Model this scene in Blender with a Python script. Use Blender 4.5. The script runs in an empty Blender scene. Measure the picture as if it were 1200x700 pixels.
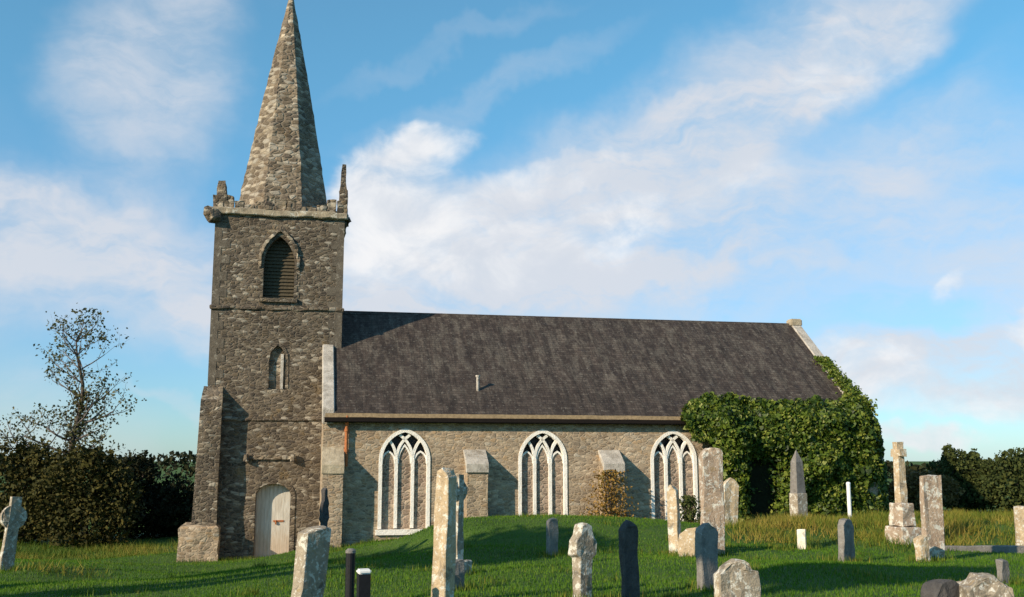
import bpy, bmesh, math, random
import numpy as np
from mathutils import Vector, Matrix, noise as mnoise

random.seed(7)
RNG = np.random.default_rng(7)
R = math.radians
scene = bpy.context.scene
C = scene.collection

# ------------------------------------------------------------------ camera
EZ = 3.6                       # eye height above the foot of the tower
PITCH = R(9.0)
cam_d = bpy.data.cameras.new('camera')
cam = bpy.data.objects.new('camera', cam_d)
C.objects.link(cam)
cam.location = (0, 0, EZ)
cam.rotation_euler = (R(90) + PITCH, 0, 0)
cam_d.sensor_width = 36.0
cam_d.lens = 36.0
cam_d.clip_end = 20000
scene.camera = cam

# ------------------------------------------------------------------ light
SUN_EL = R(24)
CA = 0.201                                    # the church's long axis against +X
E_ = (math.cos(CA), math.sin(CA)); N_ = (-math.sin(CA), math.cos(CA))
tx = 0.874 * E_[0] + 0.486 * N_[0]; ty = 0.874 * E_[1] + 0.486 * N_[1]    # way the light travels
sun_d = bpy.data.lights.new('sun', 'SUN')
sun_d.energy = 4.9
sun_d.angle = R(0.5)
sun_d.color = (1.0, 0.82, 0.60)
sun = bpy.data.objects.new('sun', sun_d)
C.objects.link(sun)
trav = Vector((tx * math.cos(SUN_EL), ty * math.cos(SUN_EL), -math.sin(SUN_EL)))
sun.rotation_euler = trav.to_track_quat('-Z', 'Y').to_euler()
sun.location = (-40, -40, 40)

scene.view_settings.view_transform = 'Standard'
scene.view_settings.look = 'None'
scene.view_settings.exposure = 0.42
scene.view_settings.gamma = 1.0
scene.render.engine = 'CYCLES'


class NT:
    """small node-tree builder"""
    def __init__(self, tree):
        self.t = tree; self.n = tree.nodes; self.l = tree.links
        self.n.clear()

    def add(self, kind, **kw):
        nd = self.n.new(kind)
        ins = kw.pop('ins', {})
        for k, v in kw.items():
            setattr(nd, k, v)
        for k, v in ins.items():
            self.put(nd.inputs[k], v)
        return nd

    def put(self, sock, v):
        if hasattr(v, 'is_output') or isinstance(v, bpy.types.NodeSocket):
            self.l.new(v, sock)
        else:
            sock.default_value = v

    def math(self, op, a, b=None, clamp=False):
        nd = self.n.new('ShaderNodeMath'); nd.operation = op; nd.use_clamp = clamp
        self.put(nd.inputs[0], a)
        if b is not None: self.put(nd.inputs[1], b)
        return nd.outputs[0]

    def rng(self, v, a, b, c=0.0, d=1.0, smooth=True):
        nd = self.n.new('ShaderNodeMapRange')
        nd.interpolation_type = 'SMOOTHSTEP' if smooth else 'LINEAR'
        for i, x in enumerate((v, a, b, c, d)): self.put(nd.inputs[i], x)
        return nd.outputs[0]

    def mix(self, f, a, b, mode='MIX'):
        nd = self.n.new('ShaderNodeMix'); nd.data_type = 'RGBA'; nd.blend_type = mode
        self.put(nd.inputs[0], f); self.put(nd.inputs[6], a); self.put(nd.inputs[7], b)
        return nd.outputs[2]

    def noise(self, vec, scale, detail=4, rough=0.55, dist=0.0):
        nd = self.n.new('ShaderNodeTexNoise')
        if vec is not None: self.l.new(vec, nd.inputs['Vector'])
        nd.inputs['Scale'].default_value = scale; nd.inputs['Detail'].default_value = detail
        nd.inputs['Roughness'].default_value = rough; nd.inputs['Distortion'].default_value = dist
        return nd.outputs['Fac']

    def mapping(self, vec, loc=(0, 0, 0), rot=(0, 0, 0), scale=(1, 1, 1), kind='POINT'):
        nd = self.n.new('ShaderNodeMapping'); nd.vector_type = kind
        self.l.new(vec, nd.inputs[0])
        nd.inputs[1].default_value = loc; nd.inputs[2].default_value = rot; nd.inputs[3].default_value = scale
        return nd.outputs[0]

    def ramp(self, f, stops, interp='LINEAR'):
        nd = self.n.new('ShaderNodeValToRGB'); self.l.new(f, nd.inputs[0])
        cr = nd.color_ramp; cr.interpolation = interp
        while len(cr.elements) < len(stops): cr.elements.new(0.5)
        for e, (p, c) in zip(cr.elements, stops):
            e.position = p; e.color = (*c, 1) if len(c) == 3 else c
        return nd.outputs[0]


def at(u, v, Y):
    """photo pixel + distance in front of the viewer -> point in the world"""
    a = (u - 600) / 1200; b = (350 - v) / 1200
    c, s = math.cos(PITCH), math.sin(PITCH)
    k = Y / (c - b * s)
    return Vector((a * k, Y, (s + b * c) * k + EZ))


def azel(u, v):
    p = at(u, v, 1.0) - Vector((0, 0, EZ))
    return math.atan2(p.x, p.y), math.atan2(p.z, math.hypot(p.x, p.y))


# ------------------------------------------------------------------ sky
world = bpy.data.worlds.new('World')
scene.world = world
world.use_nodes = True
w = NT(world.node_tree)
sky = w.add('ShaderNodeTexSky', sky_type='NISHITA', sun_disc=False)
sky.sun_elevation = SUN_EL
sky.sun_rotation = math.atan2(-tx, -ty)
sky.air_density = 1.0; sky.dust_density = 0.25; sky.ozone_density = 4.0
SKY_STRENGTH = 0.083
tc = w.add('ShaderNodeTexCoord')
sep = w.add('ShaderNodeSeparateXYZ', ins={0: tc.outputs['Generated']})
az = w.math('ARCTAN2', sep.outputs[0], sep.outputs[1])
el = w.math('ARCSINE', sep.outputs[2])
P = w.add('ShaderNodeCombineXYZ', ins={0: az, 1: el}).outputs[0]
warp = w.add('ShaderNodeTexNoise', ins={'Vector': P, 'Scale': 5.0, 'Detail': 5.0, 'Roughness': 0.6})
wv = w.add('ShaderNodeVectorMath', operation='SUBTRACT', ins={0: warp.outputs['Color'], 1: (0.5, 0.5, 0.5)})
wv2 = w.add('ShaderNodeVectorMath', operation='SCALE', ins={0: wv.outputs[0], 'Scale': 0.16})
PW = w.add('ShaderNodeVectorMath', operation='ADD', ins={0: P, 1: wv2.outputs[0]}).outputs[0]


def blob(u, v, ru, rv, ang, amp, inner=0.25):
    a0, e0 = azel(u, v)
    m = w.mapping(PW, (a0, e0, 0), (0, 0, R(ang)), (ru / 1200, rv / 1200, 1), 'TEXTURE')
    sp = w.add('ShaderNodeSeparateXYZ', ins={0: m})
    cb = w.add('ShaderNodeCombineXYZ', ins={0: sp.outputs[0], 1: sp.outputs[1]})
    ln = w.add('ShaderNodeVectorMath', operation='LENGTH', ins={0: cb.outputs[0]}).outputs['Value']
    return w.rng(ln, 1.0, inner, 0.0, amp)


# (u, v, radius along, radius across, tilt, amount)
veils = [(185, 70, 120, 230, -8, 0.66), (150, 320, 430, 100, -8, 0.66), (60, 270, 260, 70, -4, 0.30),
         (215, 478, 90, 14, -32, 0.32), (300, 400, 160, 60, -30, 0.30),
         (640, 270, 460, 140, 20, 0.62), (860, 110, 400, 105, 27, 0.66), (1010, 45, 190, 70, 24, 0.50),
         (690, 300, 440, 120, 4, 0.50), (1000, 345, 260, 90, 10, 0.28), (560, 110, 260, 26, 22, 0.22), (520, 60, 220, 18, 20, 0.14),
         (1150, 230, 150, 230, 60, 0.48), (1120, 440, 280, 60, 2, 0.85), (1080, 420, 200, 40, 0, 0.35),
         (1190, 370, 100, 50, 25, 0.60), (30, 490, 160, 80, 0, 0.3), (600, -700, 1500, 500, 10, 0.45), (600, 575, 1400, 70, 0, 0.25), (700, 330, 520, 150, 10, 0.30), (960, 230, 330, 60, 28, 0.25),
         (-900, 300, 700, 400, 0, 0.5), (2300, 300, 800, 400, 0, 0.5)]
puffs = [(455, 215, 120, 75, 10, 0.75), (500, 165, 150, 34, 14, 0.45), (440, 290, 130, 100, 0, 0.62),
         (640, 205, 200, 42, 14, 0.50), (600, 290, 260, 80, 6, 0.36), (1090, 526, 62, 22, 0, 0.8), (1200, 360, 70, 32, 25, 0.7),
         (1110, 330, 70, 18, 30, 0.38), (1010, 440, 130, 44, 0, 0.50), (1000, 60, 170, 60, 24, 0.42), (1080, 470, 190, 46, 0, 0.42), (760, 260, 240, 60, 16, 0.34)]
tot = None
for b in veils:
    q = blob(*b)
    tot = q if tot is None else w.math('ADD', tot, q)
streak = w.noise(w.mapping(PW, rot=(0, 0, R(-22)), scale=(2.2, 9.0, 1)), 2.2, 7, 0.6, 0.5)
fleece = w.noise(w.mapping(P, rot=(0, 0, R(-30)), scale=(14, 26, 1)), 1.2, 6, 0.62, 0.8)
mod = w.math('ADD', w.math('MULTIPLY', streak, 1.15), w.math('MULTIPLY', fleece, 0.55))
veil = w.math('MULTIPLY', w.math('MINIMUM', tot, 0.95), w.rng(mod, 0.50, 1.10, 0.45, 1.25), clamp=True)
pt = None
for b in puffs:
    q = blob(*b)
    pt = q if pt is None else w.math('ADD', pt, q)
billow = w.noise(w.mapping(P, scale=(12, 17, 1)), 1.0, 7, 0.6, 0.4)
puff = w.rng(w.math('ADD', pt, w.math('MULTIPLY', w.math('SUBTRACT', billow, 0.5), 1.5)), 0.02, 1.05)
puff = w.math('MULTIPLY', puff, w.rng(pt, 0.0, 0.35))
veil_c = w.mix(w.noise(P, 6, 3), (5.7, 6.3, 7.1, 1), (7.0, 6.9, 7.2, 1))
puff_c = w.mix(w.rng(billow, 0.35, 0.65), (6.6, 6.9, 7.4, 1), (8.4, 8.4, 8.5, 1))
tcol = w.mix(w.rng(el, 0.02, 0.42), (0.82, 1.16, 1.40, 1), (0.76, 1.72, 1.66, 1))
tint = w.mix(1.0, sky.outputs[0], tcol, 'MULTIPLY')
tint = w.mix(0.10, tint, (5.2, 5.6, 6.0, 1))
c1 = w.mix(w.math('MULTIPLY', veil, 0.92), tint, veil_c)
c2 = w.mix(w.math('MULTIPLY', puff, 0.95), c1, puff_c)
bg = w.add('ShaderNodeBackground', ins={'Color': c2, 'Strength': SKY_STRENGTH})
wo = w.add('ShaderNodeOutputWorld'); w.l.new(bg.outputs[0], wo.inputs[0])


# ------------------------------------------------------------------ materials
def new_mat(name):
    m = bpy.data.materials.new(name); m.use_nodes = True
    t = NT(m.node_tree)
    b = t.add('ShaderNodeBsdfPrincipled'); o = t.add('ShaderNodeOutputMaterial')
    t.l.new(b.outputs[0], o.inputs[0])
    b.inputs['Roughness'].default_value = 0.9
    b.inputs['Specular IOR Level'].default_value = 0.25
    return m, t, b


def bump(t, b, h, strength, dist):
    nd = t.add('ShaderNodeBump', ins={'Height': h, 'Strength': strength, 'Distance': dist})
    t.l.new(nd.outputs[0], b.inputs['Normal'])


def rubble(name, cols, mortar, pale=0.0, sx=0.21, sz=0.095, stain=(0.55, 1.15), lich=0.0, relief=0.03):
    """irregular coursed rubble: every stone its own colour, pale joints, weather stains, lichen"""
    m, t, b = new_mat(name)
    tcn = t.add('ShaderNodeTexCoord').outputs['Object']
    wn = t.add('ShaderNodeTexNoise', ins={'Vector': tcn, 'Scale': 2.5, 'Detail': 3.0})
    wa = t.add('ShaderNodeVectorMath', operation='SUBTRACT', ins={0: wn.outputs['Color'], 1: (0.5, 0.5, 0.5)})
    wb = t.add('ShaderNodeVectorMath', operation='SCALE', ins={0: wa.outputs[0], 'Scale': 0.14})
    p = t.add('ShaderNodeVectorMath', operation='ADD', ins={0: tcn, 1: wb.outputs[0]}).outputs[0]
    mp = t.mapping(p, scale=(1 / sx, 1 / sx, 1 / sz))
    v1 = t.add('ShaderNodeTexVoronoi', feature='F1', ins={'Vector': mp, 'Scale': 1.0, 'Randomness': 0.85})
    v2 = t.add('ShaderNodeTexVoronoi', feature='DISTANCE_TO_EDGE', ins={'Vector': mp, 'Scale': 1.0, 'Randomness': 0.85})
    sepc = t.add('ShaderNodeSeparateColor', ins={0: v1.outputs['Color']})
    n = len(cols)
    col = t.ramp(sepc.outputs[0], [(i / n, c) for i, c in enumerate(cols)], 'CONSTANT')
    fine = t.noise(tcn, 22, 6, 0.65)
    col = t.mix(1.0, col, t.ramp(fine, [(0.25, (0.55, 0.55, 0.55)), (0.75, (1.35, 1.33, 1.3))]), 'MULTIPLY')
    st = t.noise(t.mapping(tcn, scale=(0.7, 0.7, 0.35)), 1.1, 5, 0.6)
    col = t.mix(1.0, col, t.ramp(st, [(0.3, (stain[0],) * 3), (0.7, (stain[1],) * 3)]), 'MULTIPLY')
    v3 = t.add('ShaderNodeTexVoronoi', feature='F1', ins={'Vector': t.mapping(p, scale=(1.1, 1.1, 1.7)), 'Scale': 1.0})
    col = t.mix(1.0, col, t.ramp(t.add('ShaderNodeSeparateColor', ins={0: v3.outputs['Color']}).outputs[0], [(0.0, (0.80, 0.79, 0.78)), (1.0, (1.16, 1.15, 1.13))]), 'MULTIPLY')
    sm = t.noise(t.mapping(tcn, loc=(4, 9, 2)), 7, 8, 0.74)
    col = t.mix(t.rng(sm, 0.56, 0.68, 0.0, 0.32), col, (*[min(0.6, c * 1.35) for c in mortar], 1))
    col = t.mix(t.rng(t.noise(t.mapping(tcn, loc=(1, 5, 8)), 11, 7, 0.72), 0.56, 0.68, 0.0, 0.6), col, (0.05, 0.043, 0.036, 1))
    if pale: col = t.mix(t.rng(sepc.outputs[2], 1 - pale, 1 - pale * 0.6, 0.0, 0.62), col, (0.42, 0.38, 0.31, 1))
    joint = t.rng(v2.outputs['Distance'], 0.02, 0.12, 1.0, 0.0)
    col = t.mix(t.math('MULTIPLY', joint, 0.68), col, (*mortar, 1))
    if lich:
        ln = t.noise(tcn, 4.5, 8, 0.72)
        col = t.mix(t.rng(ln, 0.60, 0.68, 0, lich), col, (0.50, 0.48, 0.40, 1))
        lo = t.noise(t.mapping(tcn, loc=(7, 3, 1)), 1.6, 6, 0.7)
        col = t.mix(t.rng(lo, 0.58, 0.70, 0, lich * 0.7), col, (0.30, 0.19, 0.06, 1))
    t.l.new(col, b.inputs['Base Color'])
    h = t.math('ADD', t.math('MULTIPLY', t.rng(v2.outputs['Distance'], 0.0, 0.22), 0.8), t.math('MULTIPLY', sepc.outputs[1], 0.5))
    h = t.math('ADD', h, t.math('MULTIPLY', fine, 0.45))
    bump(t, b, h, 0.75, relief)
    return m


def plain_stone(name, a, c, scale=9, spots=None, bumpd=0.02, streak=False):
    m, t, b = new_mat(name)
    tcn = t.add('ShaderNodeTexCoord').outputs['Object']
    oi = t.add('ShaderNodeObjectInfo').outputs['Random']
    off = t.add('ShaderNodeVectorMath', operation='ADD', ins={0: tcn})
    sc = t.add('ShaderNodeVectorMath', operation='SCALE', ins={0: (13.1, 7.7, 5.3)})
    t.l.new(oi, sc.inputs['Scale']); t.l.new(sc.outputs[0], off.inputs[1])
    p = off.outputs[0]
    n1 = t.noise(p, scale, 7, 0.68)
    n0 = t.noise(t.mapping(p, scale=(1, 1, 0.4)) if streak else p, scale * 0.28, 4, 0.6)
    f = t.math('ADD', t.math('MULTIPLY', n1, 0.6), t.math('MULTIPLY', n0, 0.4))
    col = t.ramp(f, [(0.34, a), (0.64, c)])
    if spots:
        for i, (sc_, lo, hi, amt, sp) in enumerate(spots):
            ns = t.noise(t.mapping(p, loc=(3.3 * i + 1, 2, 5)), sc_, 6, 0.66, 0.6)
            col = t.mix(t.rng(ns, lo, hi, 0, amt), col, (*sp, 1))
    t.l.new(col, b.inputs['Base Color'])
    bump(t, b, t.math('ADD', n1, t.noise(p, scale * 4, 4, 0.6)), 0.8, bumpd)
    return m


M = {}
M['tower'] = rubble('tower_rubble', [(0.094, 0.075, 0.057), (0.135, 0.109, 0.080), (0.164, 0.133, 0.099), (0.111, 0.091, 0.071),
                                     (0.192, 0.157, 0.115), (0.087, 0.073, 0.060), (0.146, 0.114, 0.079), (0.124, 0.102, 0.081), (0.282, 0.242, 0.185)],
                    (0.172, 0.141, 0.106), lich=0.40, pale=0.10)
M['spire'] = rubble('spire_rubble', [(0.164, 0.131, 0.093), (0.242, 0.195, 0.139), (0.193, 0.154, 0.111), (0.127, 0.103, 0.080),
                                     (0.453, 0.390, 0.299), (0.211, 0.163, 0.114), (0.155, 0.122, 0.091), (0.290, 0.233, 0.166)],
                    (0.243, 0.200, 0.149), pale=0.22, sx=0.30, sz=0.15, lich=0.35, relief=0.05)
M['nave'] = rubble('nave_rubble', [(0.317, 0.242, 0.165), (0.382, 0.299, 0.209), (0.275, 0.208, 0.146), (0.427, 0.340, 0.242),
                                   (0.330, 0.259, 0.189), (0.257, 0.207, 0.155), (0.375, 0.270, 0.170), (0.474, 0.390, 0.290), (0.310, 0.247, 0.182)],
                   (0.385, 0.308, 0.220), sx=0.22, sz=0.10, stain=(0.75, 1.15), lich=0.22, pale=0.05, relief=0.018)
M['infill'] = rubble('infill_rubble', [(0.274, 0.209, 0.161), (0.399, 0.309, 0.242), (0.327, 0.242, 0.183), (0.235, 0.188, 0.151),
                                       (0.468, 0.373, 0.283), (0.342, 0.257, 0.204)], (0.414, 0.333, 0.255), sx=0.22, sz=0.13)
M['dress'] = plain_stone('dressed_stone', (0.212, 0.173, 0.119), (0.488, 0.416, 0.299), 5, [(4, .58, .66, .6, (.55, .53, .46)), (2.4, .58, .7, .5, (.13, .11, .085))])
M['lime'] = plain_stone('pale_limestone', (0.74, 0.70, 0.63), (0.90, 0.87, 0.81), 6, [(5, .60, .70, .5, (.42, .37, .30))])
M['cap'] = plain_stone('weathered_cap_stone', (0.25, 0.225, 0.19), (0.54, 0.50, 0.44), 5, [(4, .56, .64, .6, (.20, .17, .13))])
M['gritstone'] = plain_stone('weathered_ledge_stone', (0.148, 0.119, 0.084), (0.424, 0.356, 0.255), 4, [(3.5, .54, .62, .7, (.62, .60, .52))])
LICH = [(5, .53, .60, .85, (.60, .59, .52)), (13, .56, .63, .7, (.66, .65, .6)), (3, .57, .66, .6, (.06, .055, .05)), (4, .60, .70, .45, (.30, .20, .07))]
M['grave'] = plain_stone('lichen_gravestone', (0.180, 0.148, 0.114), (0.382, 0.327, 0.246), 7, LICH)
M['grave_buff'] = plain_stone('buff_gravestone', (0.265, 0.198, 0.123), (0.530, 0.416, 0.273), 6, LICH, streak=True)
M['grave_grey'] = plain_stone('grey_gravestone', (0.122, 0.114, 0.106), (0.254, 0.238, 0.216), 8, [(7, .60, .68, .5, (.42, .42, .40))], streak=True)
M['grave_dark'] = plain_stone('dark_slate', (0.037, 0.036, 0.037), (0.090, 0.084, 0.081), 7, [(6, .62, .70, .35, (.22, .22, .21))], streak=True)
M['grave_pink'] = plain_stone('pinkish_gravestone', (0.233, 0.168, 0.123), (0.445, 0.346, 0.255), 7, LICH)
M['grave_white'] = plain_stone('white_marble', (0.551, 0.505, 0.414), (0.869, 0.802, 0.678), 5, [(6, .58, .66, .6, (.25, .25, .22))])


def simple(name, col, rough=0.6, var=0.3, scale=12, metal=0.0):
    m, t, b = new_mat(name)
    tcn = t.add('ShaderNodeTexCoord').outputs['Object']
    n1 = t.noise(tcn, scale, 6, 0.65)
    lo = tuple(c * (1 - var) for c in col); hi = tuple(min(1, c * (1 + var)) for c in col)
    t.l.new(t.ramp(n1, [(0.3, lo), (0.7, hi)]), b.inputs['Base Color'])
    b.inputs['Roughness'].default_value = rough; b.inputs['Metallic'].default_value = metal
    bump(t, b, n1, 0.4, 0.01)
    return m


M['gutter'] = simple('dark_gutter', (0.010, 0.007, 0.006), 0.95)
M['fascia'] = simple('weathered_eave_board', (0.30, 0.22, 0.13), 0.9)
M['rust'] = simple('rusty_iron', (0.36, 0.13, 0.05), 0.85, 0.35, 16)
M['glass'] = simple('dark_old_glass', (0.012, 0.012, 0.014), 0.35, 0.3)
M['louvre'] = simple('grey_brown_louvre', (0.075, 0.062, 0.040), 0.9, 0.35)
M['white'] = simple('white_paint', (0.78, 0.78, 0.76), 0.6, 0.1)
M['black'] = simple('black_paint', (0.010, 0.010, 0.012), 0.55, 0.3)
M['iron'] = simple('dark_iron', (0.03, 0.028, 0.03), 0.6, 0.3)
M['bark'] = simple('bark', (0.085, 0.068, 0.055), 0.95, 0.45, 8)
M['twig'] = simple('pale_twigs', (0.13, 0.11, 0.10), 0.95, 0.4, 8)

# roof slates: rows in the object's own X (along) and Y (up the slope)
m, t, b = new_mat('roof_slates')
tcn = t.add('ShaderNodeTexCoord').outputs['Object']
br = t.add('ShaderNodeTexBrick', ins={'Vector': tcn, 'Scale': 1.0, 'Mortar Size': 0.008, 'Brick Width': 0.22, 'Row Height': 0.15,
                                      'Color1': (0, 0, 0, 1), 'Color2': (1, 1, 1, 1), 'Mortar': (0.5, 0.5, 0.5, 1), 'Bias': 0.0})
col = t.ramp(t.add('ShaderNodeSeparateColor', ins={0: br.outputs[0]}).outputs[0],
             [(0.0, (0.034, 0.025, 0.021)), (0.4, (0.044, 0.033, 0.027)), (0.8, (0.052, 0.040, 0.033)), (1.0, (0.072, 0.057, 0.047))])
blotch = t.noise(t.mapping(tcn, scale=(1.25, 0.55, 1)), 1.9, 9, 0.76, 0.6)
up = t.add('ShaderNodeSeparateXYZ', ins={0: tcn}).outputs[1]
lich = t.math('MULTIPLY', t.rng(blotch, 0.46, 0.60), t.rng(up, 0.3, 3.2, 0.25, 1.0))
col = t.mix(t.math('MULTIPLY', lich, 0.40), col, (0.150, 0.134, 0.110, 1))
strk = t.noise(t.mapping(tcn, scale=(3.2, 0.35, 1)), 1.6, 7, 0.7, 0.3)
col = t.mix(1.0, col, t.ramp(strk, [(0.34, (0.50, 0.49, 0.48)), (0.66, (1.55, 1.52, 1.46))]), 'MULTIPLY')
spk = t.noise(tcn, 9, 7, 0.7)
col = t.mix(t.rng(spk, 0.55, 0.68, 0, 0.6), col, (0.22, 0.20, 0.165, 1))
col = t.mix(t.rng(t.noise(t.mapping(tcn, loc=(5, 1, 0)), 3, 6, 0.7), 0.56, 0.70, 0, 0.6), col, (0.035, 0.030, 0.032, 1))
col = t.mix(t.math('MULTIPLY', br.outputs['Fac'], 0.5), col, (0.02, 0.018, 0.018, 1))
t.l.new(col, b.inputs['Base Color'])
b.inputs['Roughness'].default_value = 0.72
rowf = t.math('FRACT', t.math('MULTIPLY', up, 1 / 0.15))
hgt = t.math('ADD', t.math('MULTIPLY', t.math('SUBTRACT', 1.0, rowf), 0.8), t.math('MULTIPLY', spk, 0.5))
hgt = t.math('SUBTRACT', hgt, br.outputs['Fac'])
bump(t, b, hgt, 0.7, 0.03)
M['slate'] = m


def leaf_mat(name, cols, trans=0.25, rough=0.55):
    m, t, b = new_mat(name)
    at_ = t.add('ShaderNodeAttribute', attribute_name='rnd').outputs['Fac']
    n = len(cols)
    col = t.ramp(at_, [(i / max(1, n - 1), c) for i, c in enumerate(cols)])
    t.l.new(col, b.inputs['Base Color'])
    b.inputs['Roughness'].default_value = rough
    b.inputs['Specular IOR Level'].default_value = 0.25
    if trans:
        tr = t.add('ShaderNodeBsdfTranslucent'); t.l.new(col, tr.inputs[0])
        mx = t.add('ShaderNodeMixShader', ins={0: trans})
        t.l.new(b.outputs[0], mx.inputs[1]); t.l.new(tr.outputs[0], mx.inputs[2])
        out = [x for x in t.n if x.type == 'OUTPUT_MATERIAL'][0]
        t.l.new(mx.outputs[0], out.inputs[0])
    return m


M['ivy_leaf'] = leaf_mat('ivy_leaves', [(0.016, 0.034, 0.005), (0.048, 0.086, 0.009), (0.100, 0.142, 0.015), (0.20, 0.22, 0.040)], 0.15, 0.5)
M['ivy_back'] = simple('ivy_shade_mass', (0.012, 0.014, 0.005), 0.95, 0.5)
M['hedge_leaf'] = leaf_mat('hedge_leaves', [(0.020, 0.021, 0.004), (0.036, 0.036, 0.006), (0.056, 0.052, 0.009), (0.080, 0.066, 0.012)], 0.1, 0.8)
M['dark_leaf'] = leaf_mat('dark_leaves', [(0.010, 0.012, 0.004), (0.017, 0.020, 0.006), (0.028, 0.029, 0.008)], 0.06, 0.85)
M['tree_leaf'] = leaf_mat('sparse_leaves', [(0.05, 0.06, 0.02), (0.085, 0.09, 0.03), (0.12, 0.11, 0.05)], 0.3)
M['bush_leaf'] = leaf_mat('bush_leaves', [(0.022, 0.034, 0.008), (0.042, 0.058, 0.012), (0.075, 0.085, 0.02)], 0.12, 0.8)
M['brown_leaf'] = leaf_mat('autumn_leaves', [(0.07, 0.06, 0.02), (0.14, 0.10, 0.03), (0.20, 0.13, 0.035)], 0.2)
M['rust_leaf'] = leaf_mat('rusty_creeper_leaves', [(0.13, 0.085, 0.02), (0.24, 0.14, 0.03), (0.33, 0.19, 0.045), (0.16, 0.13, 0.03)], 0.2)
M['lawn'] = leaf_mat('lawn_blades', [(0.032, 0.085, 0.005), (0.062, 0.150, 0.007), (0.096, 0.200, 0.010), (0.17, 0.22, 0.03)], 0.35, 0.7)
M['wild'] = leaf_mat('wild_grass_blades', [(0.060, 0.115, 0.010), (0.10, 0.145, 0.014), (0.18, 0.18, 0.022), (0.25, 0.20, 0.035), (0.29, 0.21, 0.05)], 0.25, 0.7)

m, t, b = new_mat('ground_soil')
gp = t.add('ShaderNodeNewGeometry').outputs['Position']
gcol = t.ramp(t.noise(gp, 0.55, 8, 0.68), [(0.3, (0.030, 0.065, 0.009)), (0.5, (0.050, 0.105, 0.012)), (0.7, (0.085, 0.130, 0.022))])
gcol = t.mix(t.rng(t.noise(gp, 3.2, 6, 0.7), 0.52, 0.75, 0, 0.6), gcol, (0.075, 0.085, 0.025, 1))
t.l.new(gcol, b.inputs['Base Color'])
bump(t, b, t.noise(gp, 14, 6, 0.7), 0.9, 0.06)
M['ground'] = m


# ------------------------------------------------------------------ object helpers
def put(o, parent=None):
    C.objects.link(o)
    if parent is not None: o.parent = parent
    return o


def mesh_obj(name, bm, mat, parent=None, smooth=False, recalc=True):
    if recalc: bmesh.ops.recalc_face_normals(bm, faces=bm.faces)
    me = bpy.data.meshes.new(name); bm.to_mesh(me); bm.free()
    me.materials.append(mat)
    if smooth:
        for p in me.polygons: p.use_smooth = True
    return put(bpy.data.objects.new(name, me), parent)


def tag(o, label=None, cat=None, group=None, kind=None):
    if label: o['label'] = label
    if cat: o['category'] = cat
    if group: o['group'] = group
    if kind: o['kind'] = kind
    return o


def empty(name, loc, rz=0.0):
    o = bpy.data.objects.new(name, None); o.empty_display_size = 0.3
    put(o); o.location = loc; o.rotation_euler = (0, 0, rz)
    return o


def box(bm, x0, x1, y0, y1, z0, z1):
    v = [bm.verts.new(p) for p in ((x0, y0, z0), (x1, y0, z0), (x1, y1, z0), (x0, y1, z0),
                                   (x0, y0, z1), (x1, y0, z1), (x1, y1, z1), (x0, y1, z1))]
    for f in ((3, 2, 1, 0), (4, 5, 6, 7), (0, 1, 5, 4), (1, 2, 6, 5), (2, 3, 7, 6), (3, 0, 4, 7)):
        bm.faces.new([v[i] for i in f])
    return v


def prism_y(bm, pts, y0, y1):
    """outline in x,z pushed from y0 to y1"""
    a = [bm.verts.new((x, y0, z)) for x, z in pts]; c = [bm.verts.new((x, y1, z)) for x, z in pts]
    n = len(pts)
    bm.faces.new(a); bm.faces.new(c[::-1])
    for i in range(n):
        bm.faces.new((a[(i + 1) % n], a[i], c[i], c[(i + 1) % n]))


def prism_x(bm, pts, x0, x1):
    """outline in y,z pushed from x0 to x1"""
    a = [bm.verts.new((x0, y, z)) for y, z in pts]; c = [bm.verts.new((x1, y, z)) for y, z in pts]
    n = len(pts)
    bm.faces.new(a); bm.faces.new(c[::-1])
    for i in range(n):
        bm.faces.new((a[(i + 1) % n], a[i], c[i], c[(i + 1) % n]))


def bar(bm, pts, wid, y0, y1, closed=False):
    """bar of the given width following a path in x,z, from y0 to y1"""
    P2 = [Vector((p[0], p[1])) for p in pts]; n = len(P2)
    L, Rr = [], []
    for i in range(n):
        if closed: d0 = P2[i] - P2[i - 1]; d1 = P2[(i + 1) % n] - P2[i]
        else:
            d0 = P2[i] - P2[i - 1] if i else P2[1] - P2[0]
            d1 = P2[i + 1] - P2[i] if i < n - 1 else P2[-1] - P2[-2]
        d0.normalize(); d1.normalize()
        n0 = Vector((-d0.y, d0.x)); n1 = Vector((-d1.y, d1.x))
        mt = (n0 + n1).normalized()
        k = wid / 2 / max(0.45, mt.dot(n0))
        L.append(P2[i] + mt * k); Rr.append(P2[i] - mt * k)
    rows = []
    for i in range(n):
        rows.append([bm.verts.new((L[i].x, y0, L[i].y)), bm.verts.new((Rr[i].x, y0, Rr[i].y)),
                     bm.verts.new((Rr[i].x, y1, Rr[i].y)), bm.verts.new((L[i].x, y1, L[i].y))])
    for i in range(n - (0 if closed else 1)):
        a, c = rows[i], rows[(i + 1) % n]
        for k in range(4):
            bm.faces.new((a[k], a[(k + 1) % 4], c[(k + 1) % 4], c[k]))
    if not closed:
        bm.faces.new(rows[0][::-1]); bm.faces.new(rows[-1])


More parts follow.
